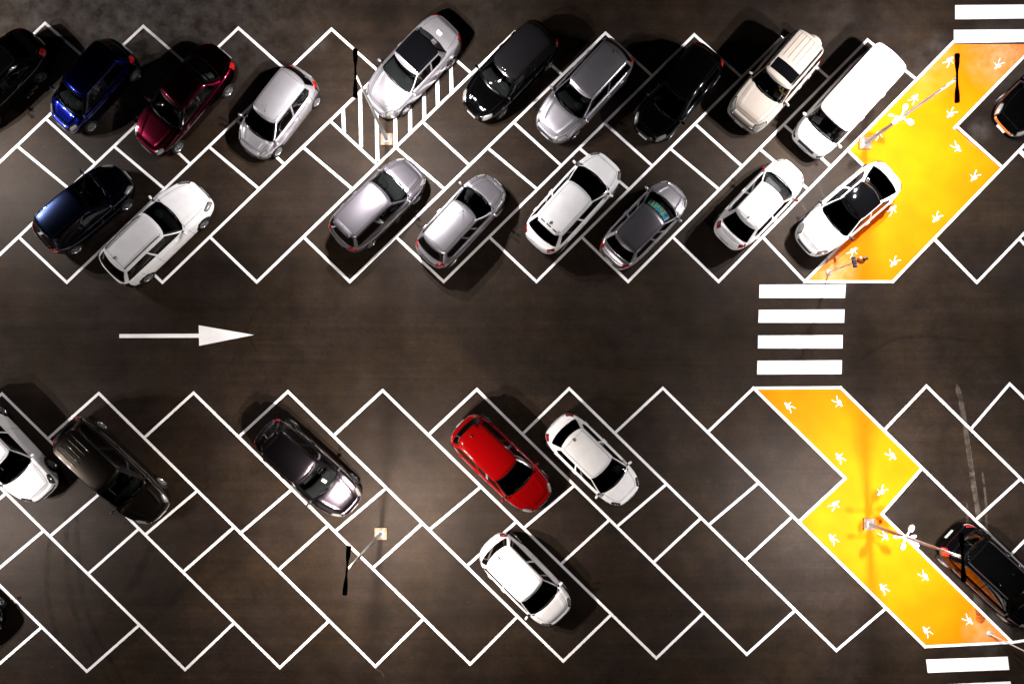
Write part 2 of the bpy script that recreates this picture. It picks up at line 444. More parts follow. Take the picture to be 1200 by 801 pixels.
add(onL(10, 597), onL(9, 649)) if False else None
# hatched bay
pa = [onU(4, 142), A[4], onU(5, 86), onU(5, 191.5)]
def clipx(x):
    ys = []
    for a, b in zip(pa, pa[1:] + pa[:1]):
        if min(a[0], b[0]) <= x <= max(a[0], b[0]) and a[0] != b[0]:
            ys.append(a[1] + (b[1] - a[1]) * (x - a[0]) / (b[0] - a[0]))
    return min(ys), max(ys)
for x in (402.5, 422.5, 441.5, 462.8, 480, 496.5, 512.3, 528.5):
    y0, y1 = clipx(x); add((x - .6, y0), (x + .8, y1), .14)
structure(sheet('parking_lines', U, .012, M['line']), 'white painted herringbone bay lines', 'bay lines')

# yellow walkways
Y1 = [(1117, 52), onU(10, 176), onU(11, 226), V[11], V[12], onU(12, 198), onU(11, 150), (1214, 52)]
Y2 = [(884, 456), (985, 455), onL(9, 547), onL(8, 602), V2[8], V2[7], onL(7, 612), onL(8, 560)]
structure(sheet('yellow_walkway', [[P(p) for p in Y1]], .004, M['yellow']), 'yellow painted zigzag walkway above the aisle', 'walkway')
structure(sheet('yellow_walkway', [[P(p) for p in Y2]], .004, M['yellow']), 'yellow painted zigzag walkway below the aisle', 'walkway')
# zebra crossings
def quad(*p): return [P(q) for q in p]
Z1 = [quad((890, 333.5), (991, 333), (990, 349), (889.5, 349)), quad((889, 363), (989.5, 362.5), (989, 378), (888.5, 378)), quad((888.3, 393), (987.5, 392.5), (987, 408), (888, 408)), quad((887.5, 422.5), (986.5, 422), (986, 438), (887, 438.5))]
Z2 = [quad((1117.5, 35.5), (1222, 34.5), (1222, 49.5), (1117.5, 51)), quad((1119, 6.5), (1222, 5.5), (1222, 22), (1119, 23)), quad((1119, -23), (1222, -24), (1222, -8), (1119, -7)), quad((1119, -53), (1222, -54), (1222, -38), (1119, -37))]
Z3 = [quad((1085, 772), (1180.5, 768.5), (1182.5, 784), (1087, 787.5)), quad((1088, 802), (1184, 797.5), (1186, 813), (1090, 817)), quad((1091, 831), (1187, 827), (1189, 842), (1093, 846))]
for Zs, lab in ((Z1, 'white zebra crossing between the two walkways'), (Z2, 'white zebra crossing at the top right'), (Z3, 'white zebra crossing at the bottom right')):
    structure(sheet('zebra_crossing', Zs, .016, M['line']), lab, 'crossing')
structure(sheet('direction_arrow', [quad((140, 391.3), (233.5, 390.8), (233.5, 395.6), (140, 395.8)), quad((233, 381), (297.5, 392.3), (233.5, 405))], .012, M['line']), 'white arrow painted in the aisle pointing right', 'arrow')

# walking figures painted on the yellow
def figure(px, py, hx, hy):
    c = G(px, py); d = Vector((hx, -hy)).normalized(); r = Vector((d.y, -d.x))
    L = lambda x, y: c + r * x * 1.08 + d * y * 1.08
    out = [[L(.0 + .042 * math.cos(a * PI / 5), .165 + .045 * math.sin(a * PI / 5)) for a in range(10)]]
    out.append([L(-.045, .115), L(-.04, -.03), L(.03, -.04), L(.05, .06), L(.035, .115)])
    def limb(pts, w):
        for a, b in zip(pts, pts[1:]): out.append(strip(L(*a), L(*b), w, .008))
    limb([(-.015, -.02), (-.06, -.11), (-.13, -.20)], .034)
    limb([(.02, -.02), (.075, -.10), (.10, -.215)], .034)
    limb([(.04, .09), (.11, .045), (.165, .055)], .024)
    limb([(-.05, .10), (-.095, .03), (-.085, -.035)], .024)
    return out
FIG = [(1112, 72, 1, -1), (1071, 116, 1, -1), (1029, 158, 1, -1), (1170, 76, -1, 1), (1114.5, 133, -1, 1), (1121, 173, 1, 1), (1142, 207, -1, 1), (1045, 246, 1, -1), (1097.5, 255, -1, 1), (999, 295, 1, -1), (1048, 307, -1, 1),
       (924.5, 476, -1, -1), (982, 471, 1, 1), (984, 536, -1, -1), (1044.5, 533, 1, 1), (1033, 575, -1, 1), (978, 591, 1, -1), (976, 631, -1, -1), (1036, 627, 1, 1), (1083, 674.5, 1, 1), (1035.5, 689, -1, -1), (1134.5, 726, 1, 1), (1086, 739, -1, -1)]
fp = []
for f in FIG:
    hx, hy = f[2], f[3]; a = math.atan2(hy, hx) + R(random.uniform(-6, 6)); fp += figure(f[0], f[1], math.cos(a), math.sin(a))
structure(sheet('pedestrian_symbols', fp, .012, M['line']), 'small white walking figures painted on the yellow walkways', 'symbols')

# tyre streaks and scuffs
def ribbon(mb, pts, w, z):
    pts = [G(*p) for p in pts]; n = 14; path = []
    for i in range(len(pts) - 1):                                    # catmull-rom
        p0 = pts[max(i - 1, 0)]; p1 = pts[i]; p2 = pts[i + 1]; p3 = pts[min(i + 2, len(pts) - 1)]
        for k in range(n):
            t = k / n
            path.append(.5 * ((2 * p1) + (p2 - p0) * t + (2 * p0 - 5 * p1 + 4 * p2 - p3) * t * t + (3 * p1 - p0 - 3 * p2 + p3) * t ** 3))
    path.append(pts[-1]); rows = []
    for i, p in enumerate(path):
        t = (path[min(i + 1, len(path) - 1)] - path[max(i - 1, 0)]).normalized(); nn = Vector((-t.y, t.x))
        e = min(i, len(path) - 1 - i) / max(1, len(path) * .12); ww = w * min(1, .25 + e)
        rows.append([(p.x - nn.x * ww / 2, p.y - nn.y * ww / 2, z), (p.x + nn.x * ww / 2, p.y + nn.y * ww / 2, z)])
    mb.grid(rows)
sk = MB(); zz = .004
for pts, w in (([(78, 600), (80, 680), (98, 745), (130, 800)], .22), ([(90, 600), (94, 680), (112, 740), (146, 800)], .2), ([(185, 620), (160, 675), (125, 720)], .3), ([(245, 640), (215, 690), (160, 745), (120, 780)], .3),
               ([(60, 620), (55, 690), (70, 760)], .2), ([(330, 345), (305, 360), (290, 385), (300, 410)], .1), ([(1150, 400), (1060, 395), (1010, 420)], .15)):
    ribbon(sk, pts, w, zz)
structure(sk.build('tyre_marks', M['skid'], smooth=False), 'faint dark tyre streaks on the asphalt', 'tyre marks')
sk = MB()
ribbon(sk, [(1121, 450), (1126, 470), (1131, 500), (1137, 540), (1142, 575), (1149, 618)], .20, zz)
ribbon(sk, [(1151, 552), (1155, 585), (1156, 622)], .09, zz)
ribbon(sk, [(1133, 588), (1134, 620)], .08, zz)
structure(sk.build('pale_scuffs', M['scuff'], smooth=False), 'pale dusty scuff lines by the black car', 'scuffs')
sk = MB()
for pts, w in (([(930, 222), (943, 245), (952, 275)], .10), ([(955, 205), (965, 230), (972, 250)], .06), ([(440, 783), (447, 787), (450, 793)], .05), ([(985, 60), (1000, 52)], .1), ([(1145, 690), (1150, 730)], .35)):
    ribbon(sk, pts, w, zz)
structure(sk.build('faint_scuffs', M['scuff_faint'], smooth=False), 'faint pale dust streaks on the asphalt', 'scuffs')

# ------------------------------------------------------------------ wheels (shared mesh data)
def wheel_meshes(r, w, spokes):
    t = MB(); h = w / 2
    t.lathe([(-h * .9, r * .66), (-h, r * .75), (-h, r * .9), (-h * .78, r * .985), (-h * .3, r), (h * .3, r), (h * .78, r * .985), (h, r * .9), (h, r * .75), (h * .85, r * .64), (h * .3, r * .62), (-h * .3, r * .62), (-h * .9, r * .66)])
    tyre = t.build('tyre', M['rubber']); me_t = tyre.data; bpy.data.objects.remove(tyre)
    t = MB()
    t.lathe([(h * .90, r * .66), (h * .93, r * .63), (h * .80, r * .60), (h * .3, r * .58)], m=0)
    t.lathe([(h * .25, r * .58), (h * .2, r * .3), (h * .2, .001)], m=1)
    for k in range(spokes):
        a = 2 * PI * k / spokes + .2
        rt = Matrix.Rotation(-a, 3, 'Y')
        t.box(rt @ Vector((r * .36, h * .66, 0)), (r * .56, h * .3, r * .17), 0, rt)
    t.lathe([(h * .5, r * .16), (h * .88, r * .13), (h * .92, .001)], m=0)
    rim = t.build('rim', [M['alloy'], M['dark']], angle=R(35)); me_r = rim.data; bpy.data.objects.remove(rim)
    return me_t, me_r
WH = {5: wheel_meshes(.31, .20, 5), 7: wheel_meshes(.31, .20, 7), 6: wheel_meshes(.345, .22, 6), 9: wheel_meshes(.29, .18, 9)}

# ------------------------------------------------------------------ cars
def lerp(a, b, t): return a + (b - a) * t
def table(pts, x):
    if x <= pts[0][0]: return pts[0][1]
    for (a, p), (b, q) in zip(pts, pts[1:]):
        if x <= b: return p + (q - p) * (x - a) / (b - a)
    return pts[-1][1]
LEV = [(0, 0, .075), (.08, .06, .04), (.2, .2, .008), (.34, .36, 0), (.48, .50, -.004), (.6, .62, 0), (.72, .75, .010), (.82, .86, .024), (.9, .94, .045), (.96, .985, .075), (1, 1.0, .115)]
KINDS = {
    'hatch': dict(W=1.70, H=1.48, nf=3.6, nr=4.2, wb=.205, wt=.42, rt=.885, rb=.955, z0=.20, belt=.93, tail=.99, wbase=.925, wtop=.66, wheel=5, fo=.80, ro=.66, ng=6.5, z_nose=.60),
    'mini': dict(W=1.66, H=1.52, nf=3.4, nr=4.0, wb=.165, wt=.36, rt=.89, rb=.965, z0=.19, belt=.93, tail=1.0, wbase=.925, wtop=.67, wheel=9, fo=.74, ro=.58, ng=6, z_nose=.62),
    'sedan': dict(W=1.76, H=1.44, nf=3.8, nr=4.2, wb=.255, wt=.425, rt=.715, rb=.855, z0=.19, belt=.93, tail=1.0, wbase=.92, wtop=.65, wheel=5, fo=.88, ro=1.0, ng=6, z_nose=.58),
    'wagon': dict(W=1.80, H=1.50, nf=3.8, nr=4.4, wb=.235, wt=.415, rt=.90, rb=.965, z0=.19, belt=.95, tail=1.0, wbase=.925, wtop=.66, wheel=7, fo=.88, ro=.86, ng=6.5, z_nose=.60),
    'suv': dict(W=1.80, H=1.66, nf=4.0, nr=4.6, wb=.21, wt=.385, rt=.90, rb=.955, z0=.25, belt=1.06, tail=1.10, wbase=.925, wtop=.67, wheel=6, fo=.82, ro=.74, ng=6.5, z_nose=.72),
    'van': dict(W=1.72, H=1.95, nf=5.5, nr=7.0, wb=.115, wt=.195, rt=.985, rb=.998, z0=.24, belt=1.12, tail=1.16, wbase=.965, wtop=.86, wheel=9, fo=.95, ro=.75, ng=9, z_nose=.80),
}

class Car:
    def __init__(s, L, kind, **kw):
        d = dict(KINDS[kind]); d.update(kw); s.__dict__.update(d); s.kind = kind; s.L = L
        s.a = L / 2; s.b = s.W / 2
        s.xfb = s.a - s.wb * L; s.xft = s.a - s.wt * L; s.xrt = s.a - s.rt * L; s.xrb = s.a - s.rb * L
        if kind == 'van':
            s.ed = [(0, s.z_nose), (.02, s.z_nose + .14), (.05, s.belt - .12), (.1, s.belt), (1, s.tail)]
        else:
            s.ed = [(0, s.z_nose), (.03, s.z_nose + .075), (.08, s.z_nose + .145), (s.wb, s.belt - .02), (.45, s.belt), (.85, s.tail), (.965, s.tail - .015), (1, s.tail - .10)]
        s.cr = .055; s.ng += 2.0; s.bow = .17 if kind != 'van' else .10
        # dense outline of half the body: front centre -> rear centre
        th = [PI * i / 600 for i in range(601)]; pts = []
        for t in th:
            c, q = math.cos(t), math.sin(t); n = s.nf if c > 0 else s.nr
            pts.append((s.a * math.copysign(abs(c) ** (2 / n), c), s.b * abs(q) ** (2 / n)))
        # even spacing
        acc = [0]
        for p, q in zip(pts, pts[1:]): acc.append(acc[-1] + math.dist(p, q))
        K = 130; s.K = K; s.out = []; j = 0
        for i in range(K):
            tg = acc[-1] * i / (K - 1)
            while j < len(acc) - 2 and acc[j + 1] < tg: j += 1
            u = (tg - acc[j]) / max(1e-9, acc[j + 1] - acc[j])
            s.out.append((lerp(pts[j][0], pts[j + 1][0], u), lerp(pts[j][1], pts[j + 1][1], u)))
        s.out[0] = (s.a, 0.0); s.out[-1] = (-s.a, 0.0)
    def ze(s, x):
        u = (s.a - x) / s.L
        return sum(table(s.ed, u + e) for e in (-.012, 0, .012)) / 3
    def o(s, q):
        f = max(0, min(1, q)) * (s.K - 1); i = min(int(f), s.K - 2); u = f - i
        return lerp(s.out[i][0], s.out[i + 1][0], u), lerp(s.out[i][1], s.out[i + 1][1], u)
    def q_x(s, x):                                                   # outline parameter at which x is reached
        for i in range(s.K - 1):
            if s.out[i][0] >= x >= s.out[i + 1][0]:
                return (i + (s.out[i][0] - x) / max(1e-9, s.out[i][0] - s.out[i + 1][0])) / (s.K - 1)
        return 1.0 if x < 0 else 0.0
    def q_y(s, fr, front=True):                                      # where the half width reaches fr * b at the front (or rear)
        rng = range(s.K) if front else range(s.K - 1, -1, -1)
        for i in rng:
            if s.out[i][1] >= fr * s.b: return i / (s.K - 1)
        return .5
    def S(s, q, v, side=1):
        """body surface: v 0..1 up the flank, 1..2 from the shoulder in to the centre line"""
        ox, oy = s.o(q); w = min(v, 1.0)
        for A_, B_ in zip(LEV, LEV[1:]):
            if w <= B_[0] + 1e-9: break
        t = (w - A_[0]) / (B_[0] - A_[0]); zf = lerp(A_[1], B_[1], t); ins = lerp(A_[2], B_[2], t)
        k = min(1, abs(ox) / s.a) ** 5
        x = ox - math.copysign(ins * k * (1.35 if ox > 0 else 1.0), ox); y = oy * (1 - ins / s.b)
        z = s.z0 + (s.ze(ox) - s.z0) * zf
        if v > 1:
            e = 2 - v; yy = y * e
            z += s.crown(ox, y) * (1 - e ** 2.6); y = yy
            if ox > s.xfb - .3 and s.kind != 'van':                   # bonnet creases
                z += .016 * math.exp(-((e - .62 - .1 * (s.a - ox)) / .07) ** 2) * min(1, max(0, (s.a - .12 - ox) / .2))
        return Vector((x, side * y, z))
    def crown(s, x, y1): return s.cr * min(1, (y1 / s.b)) ** 1.5
    def top(s, x, y):                                                # height of the deck at a plan point
        q = s.q_x(x); yy = s.o(q)[1] * (1 - .115 / s.b)
        e = min(1, abs(y) / max(.05, yy)); return s.ze(x) + s.crown(x, yy) * (1 - e ** 2.6)
    # cabin: unit superellipse fx, fy and height t
    def C(s, fx, fy, t, side=1):
        tt = min(t, 1.0)
        xf = lerp(s.xfb, s.xft, tt ** .95); xr = lerp(s.xrb, s.xrt, tt ** (1.0)); c = (xf + xr) / 2; a = (xf - xr) / 2
        b = lerp(s.b * s.wbase * .955, s.b * s.wtop, tt ** 1.25)
        x = c + a * fx; y = b * fy
        k4 = max(0, (abs(fx) - .80) / .20)
        x += -lerp(s.bow, s.bow * .55, tt) * fy ** 2 * k4 if fx > 0 else lerp(s.bow * .7, s.bow * .7, tt) * fy ** 2 * k4
        zb = s.top(min(s.a - .03, max(-s.a + .03, x)), y) - .025
        at = (s.xft - s.xrt) / 2; ct = (s.xft + s.xrt) / 2; u = (x - ct) / max(.3, at)
        zt = s.H - .075 - .045 * min(1.6, abs(u)) ** 2.4
        z = lerp(zb, zt, tt)
        if t > 1:
            e = 2 - t; z += .07 * (1 - e ** 2.1) * min(1, fy * 1.0) ** .8; y *= e
        return Vector((x, side * y, z))
    def n_of(s, f, u, v, side):
        d = 1e-3; a = f(u + d, v) - f(u - d, v); b = f(u, v + d) - f(u, v - d); n = a.cross(b)
        if n.length < 1e-12: return Vector((0, 0, 1))
        return n.normalized()

def front_f(fy, n): return max(0, 1 - abs(fy) ** n) ** (1 / n)

def patch(mb, f, us, vs, m, off, flip, mfun=None):
    rows = []
    for v in vs:
        row = []
        for u in us:
            p = f(u, v); d = 2e-3
            n = (f(u + d, v) - f(u - d, v)).cross(f(u, v + d) - f(u, v - d))
            n = n.normalized() if n.length > 1e-12 else Vector((0, 0, 1))
            if flip: n = -n
            row.append(p + n * off)
        rows.append(row)
    mb.grid(rows, m, flip=flip, mfun=mfun)

def lin(a, b, n): return [a + (b - a) * i / (n - 1) for i in range(n)]

def make_car(label, front, rear, kind, col, name='parked_car', cat='car', L=None, seatmat='cabin', rails=None, sunroof=None, blackroof=None, ribs=None, antenna='fin', spoiler=False, doors=4, side_tint='tint', rear_tint='tint', grille='plain', roofcol=None, handles=True, trunk=None, mirrorcol=None, spare=False, tails=True, heads='lens', hf=.55, hr=.55, bars=False, plates=True, **kw):
    F_ = G(*front, hf); R_ = G(*rear, hr); dv = F_ - R_
    if L is None: L = dv.length
    cen = (F_ + R_) / 2; yaw = math.atan2(dv.y, dv.x)
    c = Car(L, kind, **kw); a, b = c.a, c.b; P_ = M[col]
    root = thing(name, label, cat, (cen.x, cen.y, 0), yaw, 'vehicles parked in the bays')
    n = c.ng
    # ---------------- shell: every face gets a part name, the parts share normals
    verts, faces, parts = [], [], []
    def grid(rows, pf, flip=False):
        ids = []
        for r_ in rows:
            ids.append([])
            for p in r_: verts.append(p); ids[-1].append(len(verts) - 1)
        for i in range(len(ids) - 1):
            for j in range(len(ids[i]) - 1):
                q = (ids[i][j], ids[i][j + 1], ids[i + 1][j + 1], ids[i + 1][j])
                ce = sum((verts[k] for k in q), Vector()) / 4
                nm = pf(i, j, ce)
                if nm: faces.append(q[::-1] if flip else q); parts.append(nm)
    wr = {5: .31, 7: .31, 6: .345, 9: .29}[c.wheel]
    xw = [a - c.fo, -a + c.ro]; ar = wr + .045
    xB = lerp(c.xft, c.xrt, .40) - .05                               # B pillar
    xd0 = c.xfb - .12 if kind != 'van' else c.xfb - .05; xd2 = max(c.xrb + .45, xw[1] + .1)
    if doors == 2: xB = lerp(c.xft, c.xrt, .50); xd2 = xB
    vs = sorted(set([l[0] for l in LEV] + [.02, .14, .27, .41, .54, .66, .77, .86, .93, .98]))
    rearhatch = kind != 'sedan'
    for side in (1, -1):
        def pf(i, j, ce):
            if abs(ce.y) > b * .72:
                for x in xw:
                    if math.hypot(ce.x - x, ce.z - wr) < ar: return None
            s_ = (vs[i] + vs[i + 1]) / 2
            if ce.x > a - .42 and s_ < .86: return 'front_bumper'
            if ce.x < -a + .32 and s_ < .62: return 'rear_bumper'
            if abs(ce.y) > b * .72 and s_ > .15:
                if xB < ce.x < xd0: return 'front_door' + ('L' if side > 0 else 'R')
                if xd2 < ce.x < xB: return 'rear_door' + ('L' if side > 0 else 'R')
            if rearhatch and ce.x < -a + .25 and abs(ce.y) < b * .8: return 'tailgate'
            return 'body'
        rows = []
        for v in vs:
            r_ = []
            for i in range(c.K):
                p = c.S(i / (c.K - 1), v, side)
                if abs(p.y) > b * .72:
                    for x in xw:                                     # snap to a round arch
                        d = math.hypot(p.x - x, p.z - wr)
                        if abs(d - ar) < .022 and d > 1e-6: p = Vector((x + (p.x - x) * ar / d, p.y, wr + (p.z - wr) * ar / d))
                r_.append(p)
            rows.append(r_)
        grid(rows, pf, flip=(side < 0))
        # deck
        es = lin(1, 2, 23)
        def pf2(i, j, ce):
            if c.xrb + .10 < ce.x < c.xfb - .12 and abs(ce.y) < b * c.wbase * .86: return None
            if ce.x > c.xfb - .2: return 'hood'
            if ce.x < c.xrb + .12: return 'tailgate' if rearhatch else 'trunk_lid'
            return 'body'
        grid([[c.S(i / (c.K - 1), v, side) for i in range(c.K)] for v in es], pf2, flip=(side < 0))
    # windows in (fx | fy, t)
    t0w, t1w = .07, .93
    fyw = .925 if kind != 'van' else .94
    fyr = .86 if kind != 'van' else .80
    fya = .968
    fxa = front_f(fya, n)                                            # where the side glass may begin
    atop = (c.xft - c.xrt) / 2; ctop = (c.xft + c.xrt) / 2
    amid = (lerp(c.xfb, c.xft, .5) - lerp(c.xrb, c.xrt, .5)) / 2; cmid = (lerp(c.xfb, c.xft, .5) + lerp(c.xrb, c.xrt, .5)) / 2
    fxB = (xB - cmid) / amid; pb = .045 / amid
    fxr = -fxa * (.93 if kind in ('hatch', 'mini', 'sedan') else .98)
    wins = []
    t0s, t1s = .13, .86
    if kind == 'van': t0s = .16; wins = [(.86 * fxa, .52), (.46, .02), (-.04, -.46), (-.52, fxr)]
    elif doors == 2: wins = [(fxa, fxB + pb), (fxB - pb, fxr * .9)]
    else: wins = [(fxa, fxB + pb), (fxB - pb, fxr)]
    fxk = [front_f(.975, n)]
    fr = [(front_f(f, n), f) for f in lin(0, fya, 34)]
    sd = [(x, front_f(x, n)) for x in lin(fxa, -fxa, 74)][1:-1]
    ring = fr + sd + [(-x, y) for x, y in fr[::-1]]
    ts = lin(0, 1, 21)
    def taper(fx, w0, w1, last):                                     # lower edge of a side window
        return t0s + (max(0, (w1 + .16 - fx)) / .16 * .32 if last and kind in ('hatch', 'mini', 'sedan') else 0)
    def inwin(fx, fy, t):
        if fx > 0 and fy < fyw - .012 and t0w + .02 < t < t1w - .02: return True
        if fx < 0 and fy < fyr - .012 and .14 < t < .88: return True
        for k, (w0, w1) in enumerate(wins):
            if fy > fya and w1 + .01 < fx < w0 - .01 and taper(fx, w0, w1, k == len(wins) - 1) + .03 < t < t1s - .03: return True
        return False
    for side in (1, -1):
        def pf3(i, j, ce):
            fx = (ring[j][0] + ring[j + 1][0]) / 2; fy = (ring[j][1] + ring[j + 1][1]) / 2; t = (ts[i] + ts[i + 1]) / 2
            if inwin(fx, fy, t): return None
            if blackroof:
                if fx < 0 and fy < fyr and t > .86 and blackroof[1] <= -1: return 'glass_roof'
                if fx > 0 and fy < fyw and t > .90 and blackroof[0] >= 1: return 'glass_roof'
            return 'roof' if t > .9 else 'body'
        grid([[c.C(fx, fy, t, side) for fx, fy in ring] for t in ts], pf3, flip=(side < 0))
        def pf4(i, j, ce):
            fx = (ring[j][0] + ring[j + 1][0]) / 2
            if blackroof and blackroof[1] <= fx <= blackroof[0] and i >= blackroof[2]: return 'glass_roof'
            return 'roof'
        grid([[c.C(fx, fy, t, side) for fx, fy in ring] for t in lin(1, 2, 10)], pf4, flip=(side < 0))
    me = bpy.data.meshes.new('shell'); me.from_pydata(verts, [], faces)
    bm = bmesh.new(); bm.from_mesh(me)
    for k, f in enumerate(bm.faces): f.smooth = True
    lay = bm.faces.layers.int.new('part'); names = sorted(set(parts)); bm.faces.ensure_lookup_table()
    for f, p in zip(bm.faces, parts): f[lay] = names.index(p)
    bmesh.ops.remove_doubles(bm, verts=bm.verts[:], dist=.0012)
    bmesh.ops.dissolve_degenerate(bm, dist=1e-5, edges=bm.edges[:])
    bm.normal_update(); bm.verts.index_update()
    made = {}
    extra = {}                                                       # dark gaps, folded into the body mesh
    gp = MB()
    def gap(f, path, off=.0025, w=.011):
        pts = []
        for (u, v) in path:
            p = f(u, v); d = 2e-3
            nn = (f(u + d, v) - f(u - d, v)).cross(f(u, v + d) - f(u, v - d))
            nn = nn.normalized() if nn.length > 1e-12 else Vector((0, 0, 1))
            pts.append((p, nn))
        rows = []
        for i, (p, nn) in enumerate(pts):
            t = pts[min(i + 1, len(pts) - 1)][0] - pts[max(i - 1, 0)][0]
            if t.length < 1e-9: continue
            sd_ = t.normalized().cross(nn) * w / 2
            ce = (c.xfb + c.xrb) / 2
            if nn.dot(Vector((p.x * .1, p.y, p.z - .45))) < 0: nn = -nn
            rows.append([p + sd_ + nn * off, p - sd_ + nn * off])
        if len(rows) > 1: gp.grid(rows)
    for side in (1, -1):
        f = lambda q, v, side=side: c.S(q, v, side)
        if kind != 'van':
            gap(f, [(c.q_x(x), 1.13 + .05 * (x - c.xfb) / (a - c.xfb)) for x in lin(a - .14, c.xfb - .10, 14)])
            gap(f, [(c.q_x(a - .14), v) for v in lin(1.17, 1.98, 10)])
        for x in [xd0, xB, xd2] if doors == 4 else [xd0, xB]:
            q = c.q_x(x); gap(f, [(q, v) for v in lin(.16, .99, 12)])
        gap(f, [(q, .16) for q in lin(c.q_x(xd0), c.q_x(xd2), 20)])
        gap(f, [(c.q_x(x), .70 - .0 * x) for x in lin(a - .40, xw[0] + ar, 3)])
        if kind == 'sedan':
            gap(f, [(c.q_x(x), 1.15) for x in lin(c.xrb - .02, -a + .12, 8)])
        else:
            gap(f, [(q, .60) for q in lin(c.q_y(.05, False), c.q_y(.8, False), 12)])
        g = lambda fx, t, side=side: c.C(fx, front_f(fx, n), t, side)
        gap(g, [(fx, 1.13) for fx in lin(.93, -.93, 26)], w=.011)     # roof ditch
        gx = -.90 if kind != 'sedan' else -.93
        gap(g, [(gx + .03, t) for t in lin(1.13, 1.99, 10)], w=.010)
    names_map = {'front_doorL': 'door', 'front_doorR': 'door', 'rear_doorL': 'door', 'rear_doorR': 'door'}
    for pid, pn in enumerate(names):
        fs = [f for f in bm.faces if f[lay] == pid]
        if not fs: continue
        idx = {}; vv, nrm, ff = [], [], []
        for f in fs:
            r_ = []
            for v in f.verts:
                if v.index not in idx: idx[v.index] = len(vv); vv.append(tuple(v.co)); nrm.append(tuple(v.normal))
                r_.append(idx[v.index])
            ff.append(r_)
        mats = [P_]; base = len(ff)
        if pn == 'roof' and roofcol: mats = [M[roofcol]]
        if pn == 'glass_roof': mats = [M['gloss']]
        if pn == 'body':
            o_ = len(vv); vv += gp.v; ff += [[o_ + i for i in f] for f in gp.f]; nrm += [None] * len(gp.v); mats = [P_, M['gap']]
        me = bpy.data.meshes.new(pn); me.from_pydata(vv, [], ff)
        for x in mats: me.materials.append(x)
        for i, p in enumerate(me.polygons):
            p.use_smooth = True
            if i >= base: p.material_index = 1
        me.update()
        nn = [Vector(q) if q else me.vertices[i].normal.copy() for i, q in enumerate(nrm)]
        me.normals_split_custom_set_from_vertices([tuple(q) for q in nn])
        made[pn] = link(names_map.get(pn, pn), me, root)
    bm.free()
    body = made['body']
    # ---------------- glass
    def fr_m(nu, nv, eu=1, ev0=1, ev1=1):
        return lambda i, j: 1 if (j < eu or j >= nu - 1 - eu or i < ev0 or i >= nv - 1 - ev1) else 0
    g = MB(); us = lin(-fyw, fyw, 30); tv = [t0w - .02, t0w + .03] + lin(t0w + .08, t1w - .05, 10) + [t1w + .01]
    fw = lambda fy, t: c.C(front_f(fy, n), abs(fy), t, 1 if fy >= 0 else -1)
    patch(g, fw, us, tv, 0, .005, False, fr_m(30, len(tv), 1, 1, 1)); g.build('windshield', [M['ws'], M['frit']], root)
    g = MB(); us = lin(-fyr, fyr, 26); tv = [.10, .15] + lin(.2, .84, 8) + [.90]
    fb = lambda fy, t: c.C(-front_f(fy, n), abs(fy), t, 1 if fy >= 0 else -1)
    patch(g, fb, us, tv, 0, .005, True, fr_m(26, len(tv))); g.build('rear_window', [M[rear_tint], M['frit']], root)
    for side in (1, -1):
        for k, (w0, w1) in enumerate(wins):
            g = MB(); last = k == len(wins) - 1
            us = lin(w0 + .004, w1 - .004, 18)
            rows = []
            for e in (0, .08, .25, .5, .75, .92, 1):
                row = []
                for fx in us:
                    tt = lerp(taper(fx, w0, w1, last), t1s, e)
                    fn = lambda x, t: c.C(x, front_f(x, n), t, side)
                    p = fn(fx, tt); d = 2e-3
                    nv = (fn(fx + d, tt) - fn(fx - d, tt)).cross(fn(fx, tt + d) - fn(fx, tt - d)).normalized()
                    if nv.y * side < 0: nv = -nv
                    row.append(p + nv * .005)
                rows.append(row)
            g.grid(rows, flip=(side < 0), mfun=fr_m(18, 7))
            g.build('side_window', [M[side_tint if k == 0 else rear_tint], M['frit']], root)
    # ---------------- lights
    for side in (1, -1):
        f = lambda q, v, side=side: c.S(q, v, side)
        h = MB()
        if kind == 'van': us = lin(c.q_y(.62), c.q_y(.93), 8); vsx = lin(.42, .66, 6)
        else: us = lin(c.q_y(.56), c.q_x(a - .44), 12); vsx = None
        if vsx: patch(h, f, us, vsx, 0, .006, side < 0, fr_m(8, 6))
        else:
            rows = []
            for e in lin(0, 1, 8):
                row = []
                for k, u in enumerate(us):
                    w = k / 11.0
                    lo = lerp(.62, .86, w); hi = lerp(.98, 1.06, math.sin(PI * min(1, w * .9)))
                    v = lerp(lo, hi, e); p = f(u, v); d = 2e-3
                    nn = (f(u + d, v) - f(u - d, v)).cross(f(u, v + d) - f(u, v - d)).normalized()
                    if nn.z < 0 and nn.x < 0: nn = -nn
                    if nn.dot(Vector((1, side, .6))) < 0: nn = -nn
                    row.append(p + nn * .007)
                rows.append(row)
            hm = (lambda i, j: 1 if (i in (0, 6) or j in (0, 10)) else 0) if heads == 'lens' else (lambda i, j: 0 if (2 <= i <= 4 and j in (2, 3, 5, 6)) else 1)
            h.grid(rows, flip=(side < 0), mfun=hm)
        h.build('headlight', [M['lens'], M['lens_dark']], root)
        h = MB()
        us = lin(c.q_x(-a + (.30 if kind != 'van' else .16)), c.q_y(.60 if kind != 'van' else .82, False), 10)
        lo, hi = (.70, .99) if kind not in ('suv', 'van') else (.55, .95)
        patch(h, f, us, lin(lo, hi, 7), 0, .007, side < 0, lambda i, j: 0)
        h.build('tail_light', [M['tail'], M['frit']], root)
    # ---------------- grille, bumpers slots, plates
    h = MB(); q = c.q_y(.42 if grille != 'wide' else .55)
    f1 = lambda u, v: c.S(abs(u), v, 1 if u >= 0 else -1)
    patch(h, f1, lin(-q, q, 16), lin(.55, .80, 6), 0, .006, False, lambda i, j: 1 if (grille in ('chrome', 'wide') and (i in (0, 2, 4) or j in (0, 14))) else 0)
    h.build('grille', [M['trim'], M['chrome']], root)
